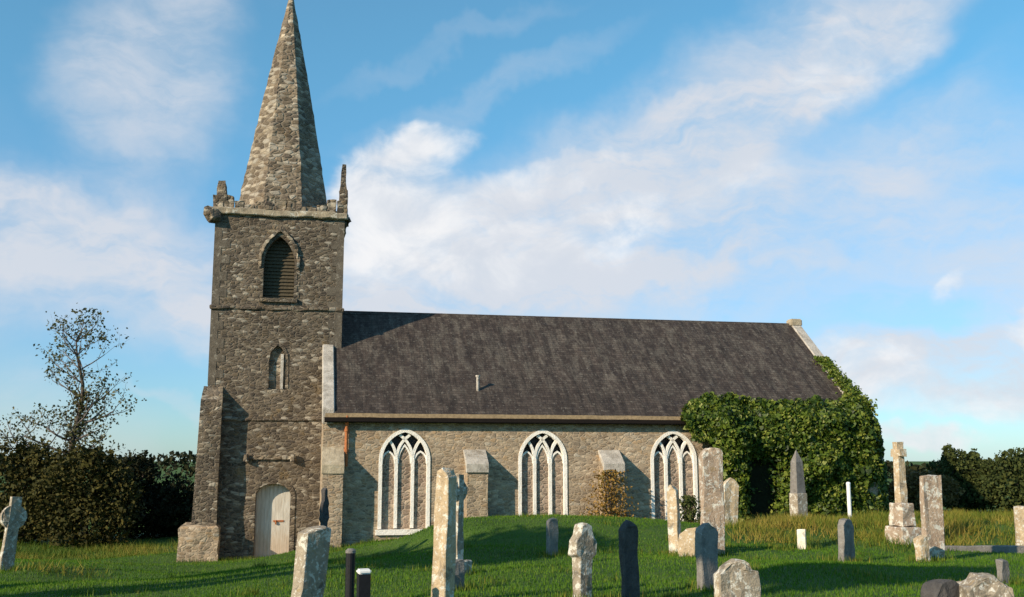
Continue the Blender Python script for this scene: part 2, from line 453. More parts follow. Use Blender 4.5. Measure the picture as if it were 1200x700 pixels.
def tube(bm, pts, rads, seg=6, cap=True):
    rings = []
    for i, p in enumerate(pts):
        p = Vector(p)
        d = (Vector(pts[min(i + 1, len(pts) - 1)]) - Vector(pts[max(i - 1, 0)])).normalized()
        a = d.cross(Vector((0.31, 0.17, 1)) if abs(d.z) < 0.9 else Vector((1, 0.2, 0))).normalized(); c = d.cross(a)
        rings.append([bm.verts.new(p + (a * math.cos(2 * math.pi * k / seg) + c * math.sin(2 * math.pi * k / seg)) * rads[i]) for k in range(seg)])
    for i in range(len(rings) - 1):
        for k in range(seg):
            bm.faces.new((rings[i][k], rings[i][(k + 1) % seg], rings[i + 1][(k + 1) % seg], rings[i + 1][k]))
    if cap:
        bm.faces.new(rings[0][::-1]); bm.faces.new(rings[-1])


def cut(o, cutters):
    """carve closed solids out of a mesh object"""
    for k, bm in enumerate(cutters):
        bmesh.ops.recalc_face_normals(bm, faces=bm.faces)
        me = bpy.data.meshes.new('cutter'); bm.to_mesh(me); bm.free()
        c = bpy.data.objects.new('cutter', me); C.objects.link(c); c.parent = o.parent
        md = o.modifiers.new('cut', 'BOOLEAN'); md.operation = 'DIFFERENCE'; md.solver = 'EXACT'; md.object = c
        bpy.context.view_layer.update()
        dg = bpy.context.evaluated_depsgraph_get()
        new = bpy.data.meshes.new_from_object(o.evaluated_get(dg))
        o.modifiers.clear(); old = o.data; new.name = o.name; o.data = new
        bpy.data.meshes.remove(old); bpy.data.objects.remove(c); bpy.data.meshes.remove(me)


def np_mesh(name, verts, faces_n, mat, parent=None, rnd=None, corners=4):
    """large mesh from arrays; every face has `corners` corners and its own vertices"""
    me = bpy.data.meshes.new(name)
    nv = len(verts); nf = faces_n
    me.vertices.add(nv); me.vertices.foreach_set('co', np.asarray(verts, dtype=np.float32).ravel())
    me.loops.add(nv); me.loops.foreach_set('vertex_index', np.arange(nv, dtype=np.int32))
    me.polygons.add(nf)
    me.polygons.foreach_set('loop_start', np.arange(0, nv, corners, dtype=np.int32))
    me.update(calc_edges=True)
    if rnd is not None:
        a = me.attributes.new('rnd', 'FLOAT', 'FACE'); a.data.foreach_set('value', np.asarray(rnd, dtype=np.float32))
    me.materials.append(mat)
    return put(bpy.data.objects.new(name, me), parent)


def leaves(name, pts, size, mat, parent=None, normal=None, spread=1.0, rnd=None, aspect=0.7):
    """leaf-shaped quads at the points; normal = preferred facing (n,3) or None"""
    n = len(pts)
    nv = RNG.normal(size=(n, 3))
    nv /= np.linalg.norm(nv, axis=1, keepdims=True)
    if normal is not None:
        nv = normal + nv * spread
        nv /= np.linalg.norm(nv, axis=1, keepdims=True)
    r = RNG.normal(size=(n, 3)); a = np.cross(nv, r); a /= np.linalg.norm(a, axis=1, keepdims=True) + 1e-9
    c = np.cross(nv, a)
    s = (size * RNG.uniform(0.6, 1.3, n))[:, None]
    k = aspect * 0.5
    V = np.stack([pts - a * s * 0.5, pts + c * s * k + nv * s * 0.12, pts + a * s * 0.5, pts - c * s * k + nv * s * 0.12], axis=1).reshape(-1, 3)
    if rnd is None: rnd = RNG.random(n)
    return np_mesh(name, V, n, mat, parent, rnd)


def roughen(o, amp, scale=1.0, seed=0.0):
    """knock edges about a little so that nothing is ruler straight"""
    for v in o.data.vertices:
        q = v.co * scale + Vector((seed, seed * 0.7, seed * 1.3))
        v.co += Vector((mnoise.noise(q), mnoise.noise(q + Vector((31, 0, 0))), mnoise.noise(q + Vector((0, 57, 0))))) * amp


# ------------------------------------------------------------------ ground
GP = []
for u, v, Y in [(100, 700, 19), (340, 700, 18), (600, 700, 16.5), (850, 702, 16), (1100, 712, 14.5), (1200, 706, 15.5), (-200, 700, 20),
                (100, 652, 42), (20, 667, 27), (200, 662, 36), (300, 658, 36.5), (-150, 660, 30), (120, 680, 27), (250, 672, 30),
                (395, 645, 34.8), (450, 634, 35.2), (500, 631, 35), (420, 662, 28), (480, 652, 27), (530, 645, 26),
                (575, 607, 30), (640, 607, 30.5), (700, 608, 31), (745, 611, 31), (570, 641, 26), (650, 641, 26), (740, 642, 26),
                (620, 608, 36), (700, 610, 36.6), (650, 672, 20), (500, 672, 21), (800, 672, 20),
                (790, 622, 37), (850, 625, 36), (790, 650, 25), (870, 641, 27), (960, 643, 27), (1080, 656, 24.5), (1200, 648, 27),
                (930, 614, 33), (1000, 611, 33), (1050, 607, 33), (1120, 609, 33), (1200, 611, 33), (1350, 612, 33), (1350, 650, 26),
                (980, 615, 37), (1100, 612, 38), (960, 672, 19), (1100, 680, 19), (1250, 676, 20)]:
    p = at(u, v, Y); GP.append((p.x, p.y, p.z))
for x, y, z in [(0, 0, -1.62), (8, 0, -1.7), (-8, 0, -1.7), (0, 8, -1.8), (9, 8, -1.85), (-9, 8, -2.0), (-18, 10, -2.3), (18, 12, -2.0),
                (0, -14, -1.6), (-14, -14, -1.9), (14, -14, -1.6), (-10, 38.5, -3.57), (-11, 45, -3.6), (-8, 50, -3.3), (0, 52, -2.9),
                (10, 55, -2.7), (-25, 55, -3.7), (-40, 40, -3.8), (22, 46, -2.5), (34, 60, -3.1), (40, 30, -2.4), (-8.2, 37.2, -3.5)]:
    GP.append((x, y, z + EZ))
GP = np.array(GP)


def ground_np(x, y):
    x = np.asarray(x, float); y = np.asarray(y, float)
    shp = x.shape; x = x.ravel(); y = y.ravel()
    num = np.zeros_like(x); den = np.zeros_like(x)
    for px, py, pz in GP:
        d2 = (x - px) ** 2 + (y - py) ** 2 + 0.6
        wt = d2 ** -2.0
        num += wt * pz; den += wt
    z = num / den
    far = np.clip((np.hypot(x, y - 20) - 55) / 200, 0, 1)
    z = z * (1 - far) + (EZ - 4.2) * far
    z = z + 0.05 * np.sin(x * 0.9 + 1.3 * np.sin(y * 0.5)) * np.cos(y * 0.8 + 0.6 * np.sin(x * 0.7)) * (1 - far)
    return z.reshape(shp)


def gz(x, y): return float(ground_np(np.array([x]), np.array([y]))[0])


def axis(lo, hi, step, out):
    core = np.arange(lo, hi + 1e-6, step)
    ext = []; d = step; x = 0
    while x < out:
        d *= 1.35; x += d; ext.append(x)
    ext = np.array(ext)
    return np.concatenate([(lo - ext)[::-1], core, hi + ext])


xs = axis(-26, 26, 0.4, 4000); ys = axis(-6, 58, 0.4, 6000)
GX, GY = np.meshgrid(xs, ys)
GZ = ground_np(GX, GY)
nx, ny = len(xs), len(ys)
me = bpy.data.meshes.new('ground')
idx = np.arange(nx * ny).reshape(ny, nx)
quads = np.stack([idx[:-1, :-1], idx[:-1, 1:], idx[1:, 1:], idx[1:, :-1]], -1).reshape(-1, 4)
me.from_pydata(np.stack([GX, GY, GZ], -1).reshape(-1, 3).tolist(), [], quads.tolist())
me.materials.append(M['ground'])
for p in me.polygons: p.use_smooth = True
tag(put(bpy.data.objects.new('ground', me)), kind='structure')

# ------------------------------------------------------------------ church
CX, CY = -6.58, 36.0
Z = lambda r: r + EZ                # heights were read off relative to the eye
church = empty('church', (CX, CY, 0.0), CA)
tag(church, 'old grey stone church with a tall spire on its tower and a dark slate roof', 'church')
L, W = 20.8, 10.6
ZE, ZR = Z(1.655), Z(5.89)
SL = (ZR - ZE) / (W / 2)
ZB = -0.6
DT = 3.1                            # tower front behind the long wall
TX0, TX1 = -4.22, 0.64
TY0, TY1 = DT, DT + 4.86


def arch(cx, half, z0, zs, za, n=10, closed=True):
    """pointed-arch outline, sill z0, springing zs, apex za"""
    h = za - zs
    r = (h * h + half * half) / (2 * half)
    pts = []
    cl = cx - half + r
    a_end = math.acos((cx - cl) / r) if abs((cx - cl) / r) <= 1 else 0
    for i in range(n + 1):
        a = math.pi + (a_end - math.pi) * i / n
        pts.append((cl + r * math.cos(a), zs + r * math.sin(a)))
    right = [(2 * cx - x, z) for x, z in pts[:-1]][::-1]
    out = [(cx - half, z0)] + pts + right + [(cx + half, z0)]
    return out


# nave walls
bm = bmesh.new()
prism_x(bm, [(0, ZB), (W, ZB), (W, ZE), (W / 2, ZR), (0, ZE)], 0.0, L)
nave = mesh_obj('nave_wall', bm, M['nave'], church)
WIN = [2.85, 7.85, 12.85]
WZ0, WZS, WZA = Z(-2.45), Z(0.02), Z(1.12)
cs = []
for s in WIN:
    bm = bmesh.new(); prism_y(bm, arch(s, 0.90, WZ0, WZS, WZA), -0.5, 0.40); cs.append(bm)
cut(nave, cs)

# windows: pale stone tracery, lights walled up with rubble, dark openings at the head
for i, s in enumerate(WIN):
    win = bmesh.new()
    o_ = arch(s, 0.845, WZ0 + 0.10, WZS, WZA - 0.06, 12)
    bar(win, o_, 0.125, -0.035, 0.25)
    wo_ = mesh_obj('window', win, M['lime'], church)
    tr = bmesh.new()
    half = 0.845; h = WZA - 0.06 - WZS; r = (h * h + half * half) / (2 * half)
    for mx in (s - 0.29, s + 0.29):
        mb = bmesh.new()
        bar(mb, [(mx, WZ0 + 0.12), (mx, WZS + 0.05)], 0.115, 0.022, 0.20)
        mesh_obj('mullion', mb, M['lime'], wo_)
        for sg in (1, -1):
            # arcs that carry on from the mullion, parallel to the arch's own sides
            c = mx + sg * r
            path = []
            for k in range(0, 15):
                a = k / 14 * 1.25
                x = c - sg * r * math.cos(a); z = WZS + r * math.sin(a)
                # stay inside the arch
                cl = s - half + r; cr = s + half - r
                ins = (x - cl) ** 2 + (z - WZS) ** 2 <= (r - 0.02) ** 2 and (x - cr) ** 2 + (z - WZS) ** 2 <= (r - 0.02) ** 2
                if not ins: break
                path.append((x, z))
            if len(path) > 2: bar(tr, path, 0.095, 0.03 + 0.003 * sg + 0.006 * (mx > s), 0.19)
    for k, cx in enumerate((s - 0.565, s, s + 0.565)):
        bar(tr, arch(cx, 0.225, WZS - 0.12, WZS - 0.05, WZS + (0.30 if k != 1 else 0.52), 6), 0.062, 0.062, 0.115)
    mesh_obj('tracery', tr, M['lime'], wo_)
    sb = bmesh.new(); box(sb, s - 0.98, s + 0.98, -0.10, 0.30, WZ0 - 0.10, WZ0 + 0.08)
    mesh_obj('sill', sb, M['lime'], wo_)
    gl = bmesh.new(); prism_y(gl, arch(s, 0.82, WZS - 0.5, WZS, WZA - 0.1), 0.34, 0.37)
    mesh_obj('glass', gl, M['glass'], wo_)
    fl = bmesh.new()
    for k, cx in enumerate((s - 0.565, s, s + 0.565)):
        prism_y(fl, arch(cx, 0.235, WZ0 + 0.05, WZS - 0.05, WZS + (0.30 if k != 1 else 0.52), 5), 0.105, 0.33)
    mesh_obj('blocking', fl, M['infill'], wo_)

# roof
RO = 0.14


def roof_slope(sign):
    run = math.hypot(W / 2 + 0.22, SL * (W / 2 + 0.22))
    bm = bmesh.new()
    nx_ = 60; ny_ = 14
    # gentle sag and unevenness of an old slate roof
    top = [[None] * (nx_ + 1) for _ in range(ny_ + 1)]; bot = [[None] * (nx_ + 1) for _ in range(ny_ + 1)]
    x0, x1 = 0.36, L - 0.30
    for j in range(ny_ + 1):
        for k in range(nx_ + 1):
            x = (x1 - x0) * k / nx_; y = run * j / ny_
            q = Vector((x * 0.5, y * 0.5, sign * 3.0))
            dz = 0.035 * mnoise.noise(q) + 0.012 * mnoise.noise(q * 5)
            top[j][k] = bm.verts.new((x, y, 0.07 + dz)); bot[j][k] = bm.verts.new((x, y, -0.02))
    for j in range(ny_):
        for k in range(nx_):
            bm.faces.new((top[j][k], top[j][k + 1], top[j + 1][k + 1], top[j + 1][k]))
            bm.faces.new((bot[j][k], bot[j + 1][k], bot[j + 1][k + 1], bot[j][k + 1]))
    for k in range(nx_):
        bm.faces.new((top[0][k], bot[0][k], bot[0][k + 1], top[0][k + 1]))
        bm.faces.new((top[ny_][k + 1], bot[ny_][k + 1], bot[ny_][k], top[ny_][k]))
    for j in range(ny_):
        bm.faces.new((top[j + 1][0], bot[j + 1][0], bot[j][0], top[j][0]))
        bm.faces.new((top[j][nx_], bot[j][nx_], bot[j + 1][nx_], top[j + 1][nx_]))
    o = mesh_obj('roof_slope', bm, M['slate'], church)
    ang = math.atan(SL)
    if sign > 0:
        o.location = (x0, -0.22, ZE - SL * 0.22 + 0.05); o.rotation_euler = (ang, 0, 0)
    else:
        o.location = (x1, W + 0.22, ZE - SL * 0.22 + 0.05); o.rotation_euler = (ang, 0, math.pi)
    return o


roof = roof_slope(1); roof_slope(-1)
bm = bmesh.new()
prism_x(bm, [(W / 2 - 0.16, ZR + 0.0), (W / 2, ZR + 0.16), (W / 2 + 0.16, ZR + 0.0)], TX1 + 0.01, L - 0.34)
mesh_obj('ridge_tiles', bm, M['slate'], church)
bm = bmesh.new(); tube(bm, [(0, 0, 0), (0, 0, 0.72)], [0.055, 0.055], 10)
tube(bm, [(0, 0, 0.72), (0, 0, 0.78)], [0.085, 0.085], 10)
vp = mesh_obj('vent_pipe', bm, M['cap'], church); vp.location = (5.62, 0.98, Z(2.36))

# eaves
bm = bmesh.new(); box(bm, 0.05, L - 0.32, -0.285, -0.245, ZE - 0.16, ZE - 0.02)
bmesh.ops.subdivide_edges(bm, edges=[e for e in bm.edges if e.calc_length() > 5], cuts=40)
o = mesh_obj('eave_board', bm, M['fascia'], church); roughen(o, 0.015, 1.5, 4)
bm = bmesh.new()
gp_ = [(-0.34, ZE - 0.165), (-0.20, ZE - 0.165), (-0.20, ZE - 0.30), (-0.24, ZE - 0.34), (-0.30, ZE - 0.34), (-0.34, ZE - 0.30)]
prism_x(bm, gp_, 0.02, 14.5); mesh_obj('gutter', bm, M['gutter'], church)
bm = bmesh.new()
tube(bm, [(0.80, -0.235, ZE - 0.1), (0.80, -0.235, ZE - 0.3), (0.80, -0.11, ZE - 0.42), (0.80, -0.11, Z(-0.2))], [0.062] * 4, 10)
for zz in (Z(1.0), Z(0.3)): tube(bm, [(0.80, -0.11, zz), (0.80, -0.11, zz + 0.09)], [0.085, 0.085], 10)
mesh_obj('downpipe', bm, M['rust'], church)

# raised gable copings
for nm, xa, xb, up in (('gable_coping', -0.06, 0.37, 0.26), ('gable_coping', L - 0.36, L + 0.08, 0.20)):
    bm = bmesh.new()
    e0, e1 = -0.16, W + 0.16
    prism_x(bm, [(e0, ZE + SL * e0 + up), (W / 2, ZR + up + 0.02), (e1, ZE + SL * e0 + up),
                 (e1, ZE + SL * e0 - 0.28), (W / 2, ZR - 0.28), (e0, ZE + SL * e0 - 0.28)], xa, xb)
    bmesh.ops.bevel(bm, geom=bm.edges[:], offset=0.03, segments=1, affect='EDGES')
    mesh_obj(nm, bm, M['cap'], church)
bm = bmesh.new()
box(bm, L - 0.42, L + 0.12, W / 2 - 0.26, W / 2 + 0.26, ZR + 0.0, ZR + 0.34)
bmesh.ops.bevel(bm, geom=bm.edges[:], offset=0.05, segments=2, affect='EDGES')
mesh_obj('gable_finial', bm, M['dress'], church)


# buttresses
def buttress(x0, x1, p, zt, zf, zb, capmat, wallmat, y=0.0):
    """shaft with a sloping stone cap: top zt at the wall, zf at the front"""
    bm = bmesh.new()
    prism_x(bm, [(y - p, zb), (y + 0.05, zb), (y + 0.05, zt - 0.10), (y - p, zf - 0.10)], x0, x1)
    bmesh.ops.subdivide_edges(bm, edges=bm.edges[:], cuts=3, use_grid_fill=True)
    o = mesh_obj('buttress', bm, wallmat, church); roughen(o, 0.05, 2.0, x0)
    cb = bmesh.new()
    prism_x(cb, [(y - p - 0.06, zf - 0.30), (y - p + 0.02, zf - 0.30), (y - p + 0.02, zf - 0.09), (y + 0.04, zt - 0.09), (y + 0.04, zt + 0.06), (y - p - 0.06, zf + 0.02)], x0 - 0.04, x1 + 0.04)
    bmesh.ops.bevel(cb, geom=cb.edges[:], offset=0.02, segments=1, affect='EDGES')
    mesh_obj('cap_stone', cb, capmat, o)
    return o


buttress(0.0, 0.70, 0.62, Z(0.45), Z(-0.15), ZB, M['dress'], M['nave'])
for x in (4.98, 9.98, 20.05):
    buttress(x, x + 0.74, 0.62, Z(0.36), Z(-0.12), ZB, M['cap'], M['nave'])

# tower
bm = bmesh.new(); box(bm, TX0, TX1, TY0, TY1, ZB, Z(9.5))
tower = mesh_obj('tower', bm, M['tower'], church)
cs = []
bm = bmesh.new(); prism_y(bm, arch(-1.78, 0.57, Z(6.12), Z(7.55), Z(8.55)), TY0 - 0.5, TY0 + 0.50); cs.append(bm)
bm = bmesh.new(); prism_y(bm, arch(-1.72, 0.33, Z(2.66), Z(3.75), Z(4.34)), TY0 - 0.5, TY0 + 0.28); cs.append(bm)
DCX, DH = -1.70, 0.63


def door_outline(half, top, n=10):
    zs = Z(-1.28)
    pts = [(DCX - half, Z(-3.75))]
    for i in range(n + 1):
        a = math.pi - math.pi * i / n
        pts.append((DCX + half * math.cos(a), zs + (top - zs) * math.sin(a)))
    return pts + [(DCX + half, Z(-3.75))]


bm = bmesh.new(); prism_y(bm, door_outline(DH, Z(-0.86)), TY0 - 0.5, TY0 + 0.42); cs.append(bm)
cut(tower, cs)
# plinth, string courses
for z0, z1, pr, nm in ((Z(1.46), Z(1.60), 0.06, 'string_course'), (Z(5.66), Z(5.82), 0.07, 'string_course'), (Z(9.32), Z(9.58), 0.15, 'cornice')):
    bm = bmesh.new(); box(bm, TX0 - pr, TX1 + pr, TY0 - pr, TY1 + pr, z0, z1)
    bmesh.ops.bevel(bm, geom=[e for e in bm.edges], offset=0.035, segments=1, affect='EDGES')
    bmesh.ops.subdivide_edges(bm, edges=[e for e in bm.edges if e.calc_length() > 1], cuts=14, use_grid_fill=True)
    o = mesh_obj(nm, bm, M['gritstone'] if nm == 'cornice' else M['tower'], tower); roughen(o, 0.06, 2.2, z0)
# belfry opening
bm = bmesh.new()
for k in range(17):
    z = Z(6.15) + k * 0.137
    prism_x(bm, [(TY0 + 0.30, z), (TY0 + 0.33, z), (TY0 + 0.40, z + 0.15), (TY0 + 0.37, z + 0.15)], -1.78 - 0.56, -1.78 + 0.56)
mesh_obj('louvre', bm, M['louvre'], tower)
bm = bmesh.new(); bar(bm, arch(-1.78, 0.72, Z(7.30), Z(7.55), Z(8.80), 14), 0.10, TY0 - 0.10, TY0 + 0.03)
hm = mesh_obj('hood_mould', bm, M['spire'], tower); roughen(hm, 0.06, 6, 2)
bm = bmesh.new(); box(bm, -2.48, -1.08, TY0 - 0.12, TY0 + 0.25, Z(5.98), Z(6.13)); mesh_obj('window_sill', bm, M['tower'], tower)
for sx in (-1, 1):
    bm = bmesh.new()
    x = -1.78 + sx * 0.635
    for k in range(6):
        wv_ = 0.0 if k % 2 else 0.09
        a, b_ = (x - 0.05, x + 0.05 + wv_) if sx > 0 else (x - 0.05 - wv_, x + 0.05)
        zk = Z(6.16) + k * 0.232
        box(bm, a, b_, TY0 - 0.02, TY0 + 0.12, zk, zk + 0.2305)
    mesh_obj('jamb_stones', bm, M['tower'], tower)
# blocked lancet
bm = bmesh.new(); bar(bm, arch(-1.72, 0.36, Z(2.70), Z(3.75), Z(4.40), 8), 0.10, TY0 - 0.03, TY0 + 0.14)
roughen(mesh_obj('lancet_surround', bm, M['tower'], tower), 0.03, 5, 1)
bm = bmesh.new(); prism_y(bm, arch(-1.72, 0.31, Z(2.68), Z(3.75), Z(4.30), 8), TY0 + 0.13, TY0 + 0.27)
mesh_obj('lancet_blocking', bm, M['spire'], tower)
bm = bmesh.new(); bar(bm, [(-1.55, Z(2.68)), (-1.55, Z(4.0))], 0.11, TY0 + 0.03, TY0 + 0.2)
mesh_obj('lancet_mullion', bm, M['cap'], tower)
# doorway
m, t, b = new_mat('old_pale_door')
tcn = t.add('ShaderNodeTexCoord').outputs['Object']
pl = t.math('FRACT', t.math('MULTIPLY', t.add('ShaderNodeSeparateXYZ', ins={0: tcn}).outputs[0], 6.5))
n1 = t.noise(t.mapping(tcn, scale=(9, 9, 1.2)), 1.5, 6, 0.65)
col = t.ramp(n1, [(0.3, (0.42, 0.38, 0.32)), (0.55, (0.56, 0.53, 0.47)), (0.75, (0.66, 0.64, 0.59))])
zz_ = t.add('ShaderNodeSeparateXYZ', ins={0: tcn}).outputs[2]
col = t.mix(t.math('MULTIPLY', t.rng(t.math('ADD', zz_, t.math('MULTIPLY', n1, 0.9)), Z(-1.9), Z(-2.6)), 0.40), col, (0.46, 0.30, 0.16, 1))
col = t.mix(t.rng(pl, 0.0, 0.05, 0.45, 0.0), col, (0.12, 0.09, 0.06, 1))
t.l.new(col, b.inputs['Base Color']); bump(t, b, t.math('ADD', n1, t.rng(pl, 0.0, 0.08)), 0.6, 0.02)
M['door'] = m
bm = bmesh.new(); prism_y(bm, door_outline(DH - 0.005, Z(-0.87)), TY0 + 0.30, TY0 + 0.37)
mesh_obj('door', bm, M['door'], tower)
bm = bmesh.new(); box(bm, DCX + 0.02, DCX + 0.40, TY0 + 0.275, TY0 + 0.302, Z(-2.25), Z(-2.19))
tube(bm, [(DCX + 0.12, TY0 + 0.27, Z(-2.33)), (DCX + 0.12, TY0 + 0.24, Z(-2.29)), (DCX + 0.12, TY0 + 0.27, Z(-2.2))], [0.03, 0.03, 0.03], 6)
mesh_obj('door_latch', bm, M['rust'], tower)
bm = bmesh.new(); bar(bm, door_outline(DH + 0.09, Z(-0.76)), 0.16, TY0 - 0.035, TY0 + 0.10)
mesh_obj('door_surround', bm, M['tower'], tower)
bm = bmesh.new(); box(bm, -2.62, -1.10, TY0 - 0.10, TY0 + 0.05, Z(0.05), Z(0.20))
mesh_obj('label_mould', bm, M['spire'], tower)
for xx in (-2.72, -1.02):
    bm = bmesh.new()
    tube(bm, [(xx, TY0 - 0.14, Z(-0.02)), (xx, TY0 - 0.14, Z(0.24))], [0.11, 0.08], 8)
    mesh_obj('label_stop', bm, M['tower'], tower)
bm = bmesh.new(); box(bm, DCX - 0.75, DCX + 0.75, TY0 - 0.45, TY0 + 0.3, Z(-3.75), Z(-3.52)); mesh_obj('door_step', bm, M['dress'], tower)

# parapet: broken battlements
bm = bmesh.new()
rp = random.Random(5)
pz0 = Z(9.57)


def run_parapet(p0, p1, out):
    n = 13
    for k in range(n):
        a = k / n; c = (k + 1) / n - 0.008
        q0 = Vector(p0).lerp(Vector(p1), a); q1 = Vector(p0).lerp(Vector(p1), c)
        h = 0.24 + rp.uniform(-0.08, 0.08) + (0.22 if k in (0, 1, 5, 6, 7, 11, 12) else 0)
        th = 0.30
        lo = (min(q0.x, q1.x), min(q0.y, q1.y)); hi = (max(q0.x, q1.x), max(q0.y, q1.y))
        j = rp.uniform(-0.03, 0.03)
        if abs(p1[0] - p0[0]) > 1:
            y0, y1 = sorted((p0[1] + j, p0[1] + out * th + j)); box(bm, lo[0], hi[0], y0, y1, pz0, pz0 + h)
        else:
            x0, x1 = sorted((p0[0] + j, p0[0] + out * th + j)); box(bm, x0, x1, lo[1] + 0.31, hi[1] + 0.31, pz0, pz0 + h)


run_parapet((TX0 - 0.10, TY0 - 0.10, 0), (TX1 + 0.10, TY0 - 0.10, 0), 1)
run_parapet((TX0 - 0.10, TY1 + 0.10, 0), (TX1 + 0.10, TY1 + 0.10, 0), -1)
run_parapet((TX0 - 0.10, TY0 + 0.0, 0), (TX0 - 0.10, TY1 - 0.6, 0), 1)
run_parapet((TX1 + 0.10, TY0 + 0.0, 0), (TX1 + 0.10, TY1 - 0.6, 0), -1)
bmesh.ops.subdivide_edges(bm, edges=bm.edges[:], cuts=2, use_grid_fill=True)
pp = mesh_obj('parapet', bm, M['spire'], tower); roughen(pp, 0.07, 2.4, 4)


def pinnacle(x, y, h, r0, r1):
    bm = bmesh.new()
    box(bm, x - r0, x + r0, y - r0, y + r0, pz0, pz0 + h * 0.45)
    t0 = pz0 + h * 0.45 + 0.002
    vs = [bm.verts.new((x + sx * r0 * 0.85, y + sy * r0 * 0.85, t0)) for sx, sy in ((-1, -1), (1, -1), (1, 1), (-1, 1))]
    vt = [bm.verts.new((x + sx * r1, y + sy * r1, pz0 + h)) for sx, sy in ((-1, -1), (1, -1), (1, 1), (-1, 1))]
    bm.faces.new(vs[::-1]); bm.faces.new(vt)
    for i in range(4): bm.faces.new((vs[i], vs[(i + 1) % 4], vt[(i + 1) % 4], vt[i]))
    bmesh.ops.subdivide_edges(bm, edges=bm.edges[:], cuts=2, use_grid_fill=True)
    o = mesh_obj('corner_pinnacle', bm, M['tower'], tower); roughen(o, 0.07, 3.0, x)


pinnacle(TX0 + 0.16, TY0 + 0.14, 1.05, 0.21, 0.15)
pinnacle(TX1 - 0.06, TY0 + 0.12, 2.05, 0.15, 0.075)
pinnacle(TX1 - 0.10, TY1 - 0.12, 1.2, 0.20, 0.14)
pinnacle(TX0 + 0.14, TY1 - 0.12, 1.1, 0.22, 0.15)
# water spouts under the corners
for x, y, dx, dy, k in ((TX0, TY0, -1, -0.6, 1.0), (TX1, TY0 + 0.2, 1, -0.3, 0.55)):
    bm = bmesh.new()
    tube(bm, [(x - dx * 0.1, y - dy * 0.1, Z(9.22)), (x + dx * 0.15 * k, y + dy * 0.15 * k, Z(9.22)), (x + dx * 0.26 * k, y + dy * 0.26 * k, Z(9.38)), (x + dx * 0.36 * k, y + dy * 0.36 * k, Z(9.55))],
         [0.26 * k, 0.28 * k, 0.20 * k, 0.08 * k], 9)
    o = mesh_obj('gargoyle', bm, M['tower'], tower); roughen(o, 0.10, 3.5, x)

# tower corner buttress with its broad foot
bm = bmesh.new()
prism_x(bm, [(TY0 - 0.58, ZB), (TY0 + 0.7, ZB), (TY0 + 0.7, Z(2.75)), (TY0 + 0.02, Z(2.72)), (TY0 - 0.50, Z(2.20))], -4.42, -3.66)
bmesh.ops.subdivide_edges(bm, edges=bm.edges[:], cuts=6, use_grid_fill=True)
for v in bm.verts:
    if v.co.x < -4.0: v.co.x -= 0.16 * max(0, (Z(2.7) - v.co.z) / 5.0) - 0.05
tb = mesh_obj('corner_buttress', bm, M['tower'], tower); roughen(tb, 0.06, 2, 3)
bm = bmesh.new()
box(bm, -4.92, -3.55, TY0 - 0.86, TY0 + 0.9, ZB, Z(-2.30))
bmesh.ops.bevel(bm, geom=[e for e in bm.edges if e.verts[0].co.z > 1 and e.verts[1].co.z > 1], offset=0.09, segments=1, affect='EDGES')
bmesh.ops.subdivide_edges(bm, edges=bm.edges[:], cuts=4, use_grid_fill=True)
o = mesh_obj('buttress_foot', bm, M['nave'], tower); roughen(o, 0.08, 2, 6)

# corner stones, laid long and short
M['quoin'] = plain_stone('quoin_stone', (0.070, 0.058, 0.045), (0.165, 0.140, 0.108), 7, [(5, .57, .65, .6, (.36, .33, .27))])
rq = random.Random(3)
for xx, sg, z_lo in ((TX0, 1, Z(2.8)), (TX1, -1, Z(2.8))):
    z = z_lo; k = 0; bm = bmesh.new()
    while z < Z(9.3):
        h = rq.uniform(0.24, 0.36); h = min(h, Z(9.33) - z)
        if True:
            lx, ly = (rq.uniform(0.42, 0.6), 0.26) if k % 2 else (0.26, rq.uniform(0.42, 0.6))
            x0, x1 = sorted((xx - sg * 0.012, xx + sg * lx))
            box(bm, x0, x1, TY0 - 0.014, TY0 + ly, z, z + h)
        z += h; k += 1
    qo = mesh_obj('quoins', bm, M['quoin'], tower)

# spire
SC = ((TX0 + TX1) / 2 + 0.04, (TY0 + TY1) / 2)
bm = bmesh.new()
levels = 40; seg = 8; za, zb_ = Z(9.30), Z(19.55)
rb = 1.91 / math.cos(math.pi / 8)
rings = []
for j in range(levels + 1):
    f = j / levels
    r = rb * (1 - f) + 0.07 * f + 0.10 * math.sin(math.pi * f)*0.6
    ring = []
    for k in range(seg):
        a0 = math.pi / 8 + k * math.pi / 4; a1 = a0 + math.pi / 4
        pa = Vector((math.cos(a0), math.sin(a0), 0)); pb = Vector((math.cos(a1), math.sin(a1), 0))
        for q in (0, 1 / 3, 2 / 3):
            p = pa.lerp(pb, q) * r
            ring.append(bm.verts.new((SC[0] + p.x, SC[1] + p.y, za + (zb_ - za) * f)))
    rings.append(ring)
nr = len(rings[0])
for j in range(levels):
    for k in range(nr):
        bm.faces.new((rings[j][k], rings[j][(k + 1) % nr], rings[j + 1][(k + 1) % nr], rings[j + 1][k]))
bm.faces.new(rings[-1]); bm.faces.new(rings[0][::-1])
sp = mesh_obj('spire', bm, M['spire'], church); roughen(sp, 0.045, 5.0, 1)
bm = bmesh.new(); tube(bm, [(SC[0], SC[1], zb_ - 0.1), (SC[0], SC[1], zb_ + 0.25), (SC[0], SC[1], zb_ + 0.5)], [0.13, 0.15, 0.05], 8)
mesh_obj('capstone', bm, M['gritstone'], sp)


def cw(s, d, z):
    """church-local -> world"""
    return Vector((CX + s * E_[0] + d * N_[0], CY + s * E_[1] + d * N_[1], z))


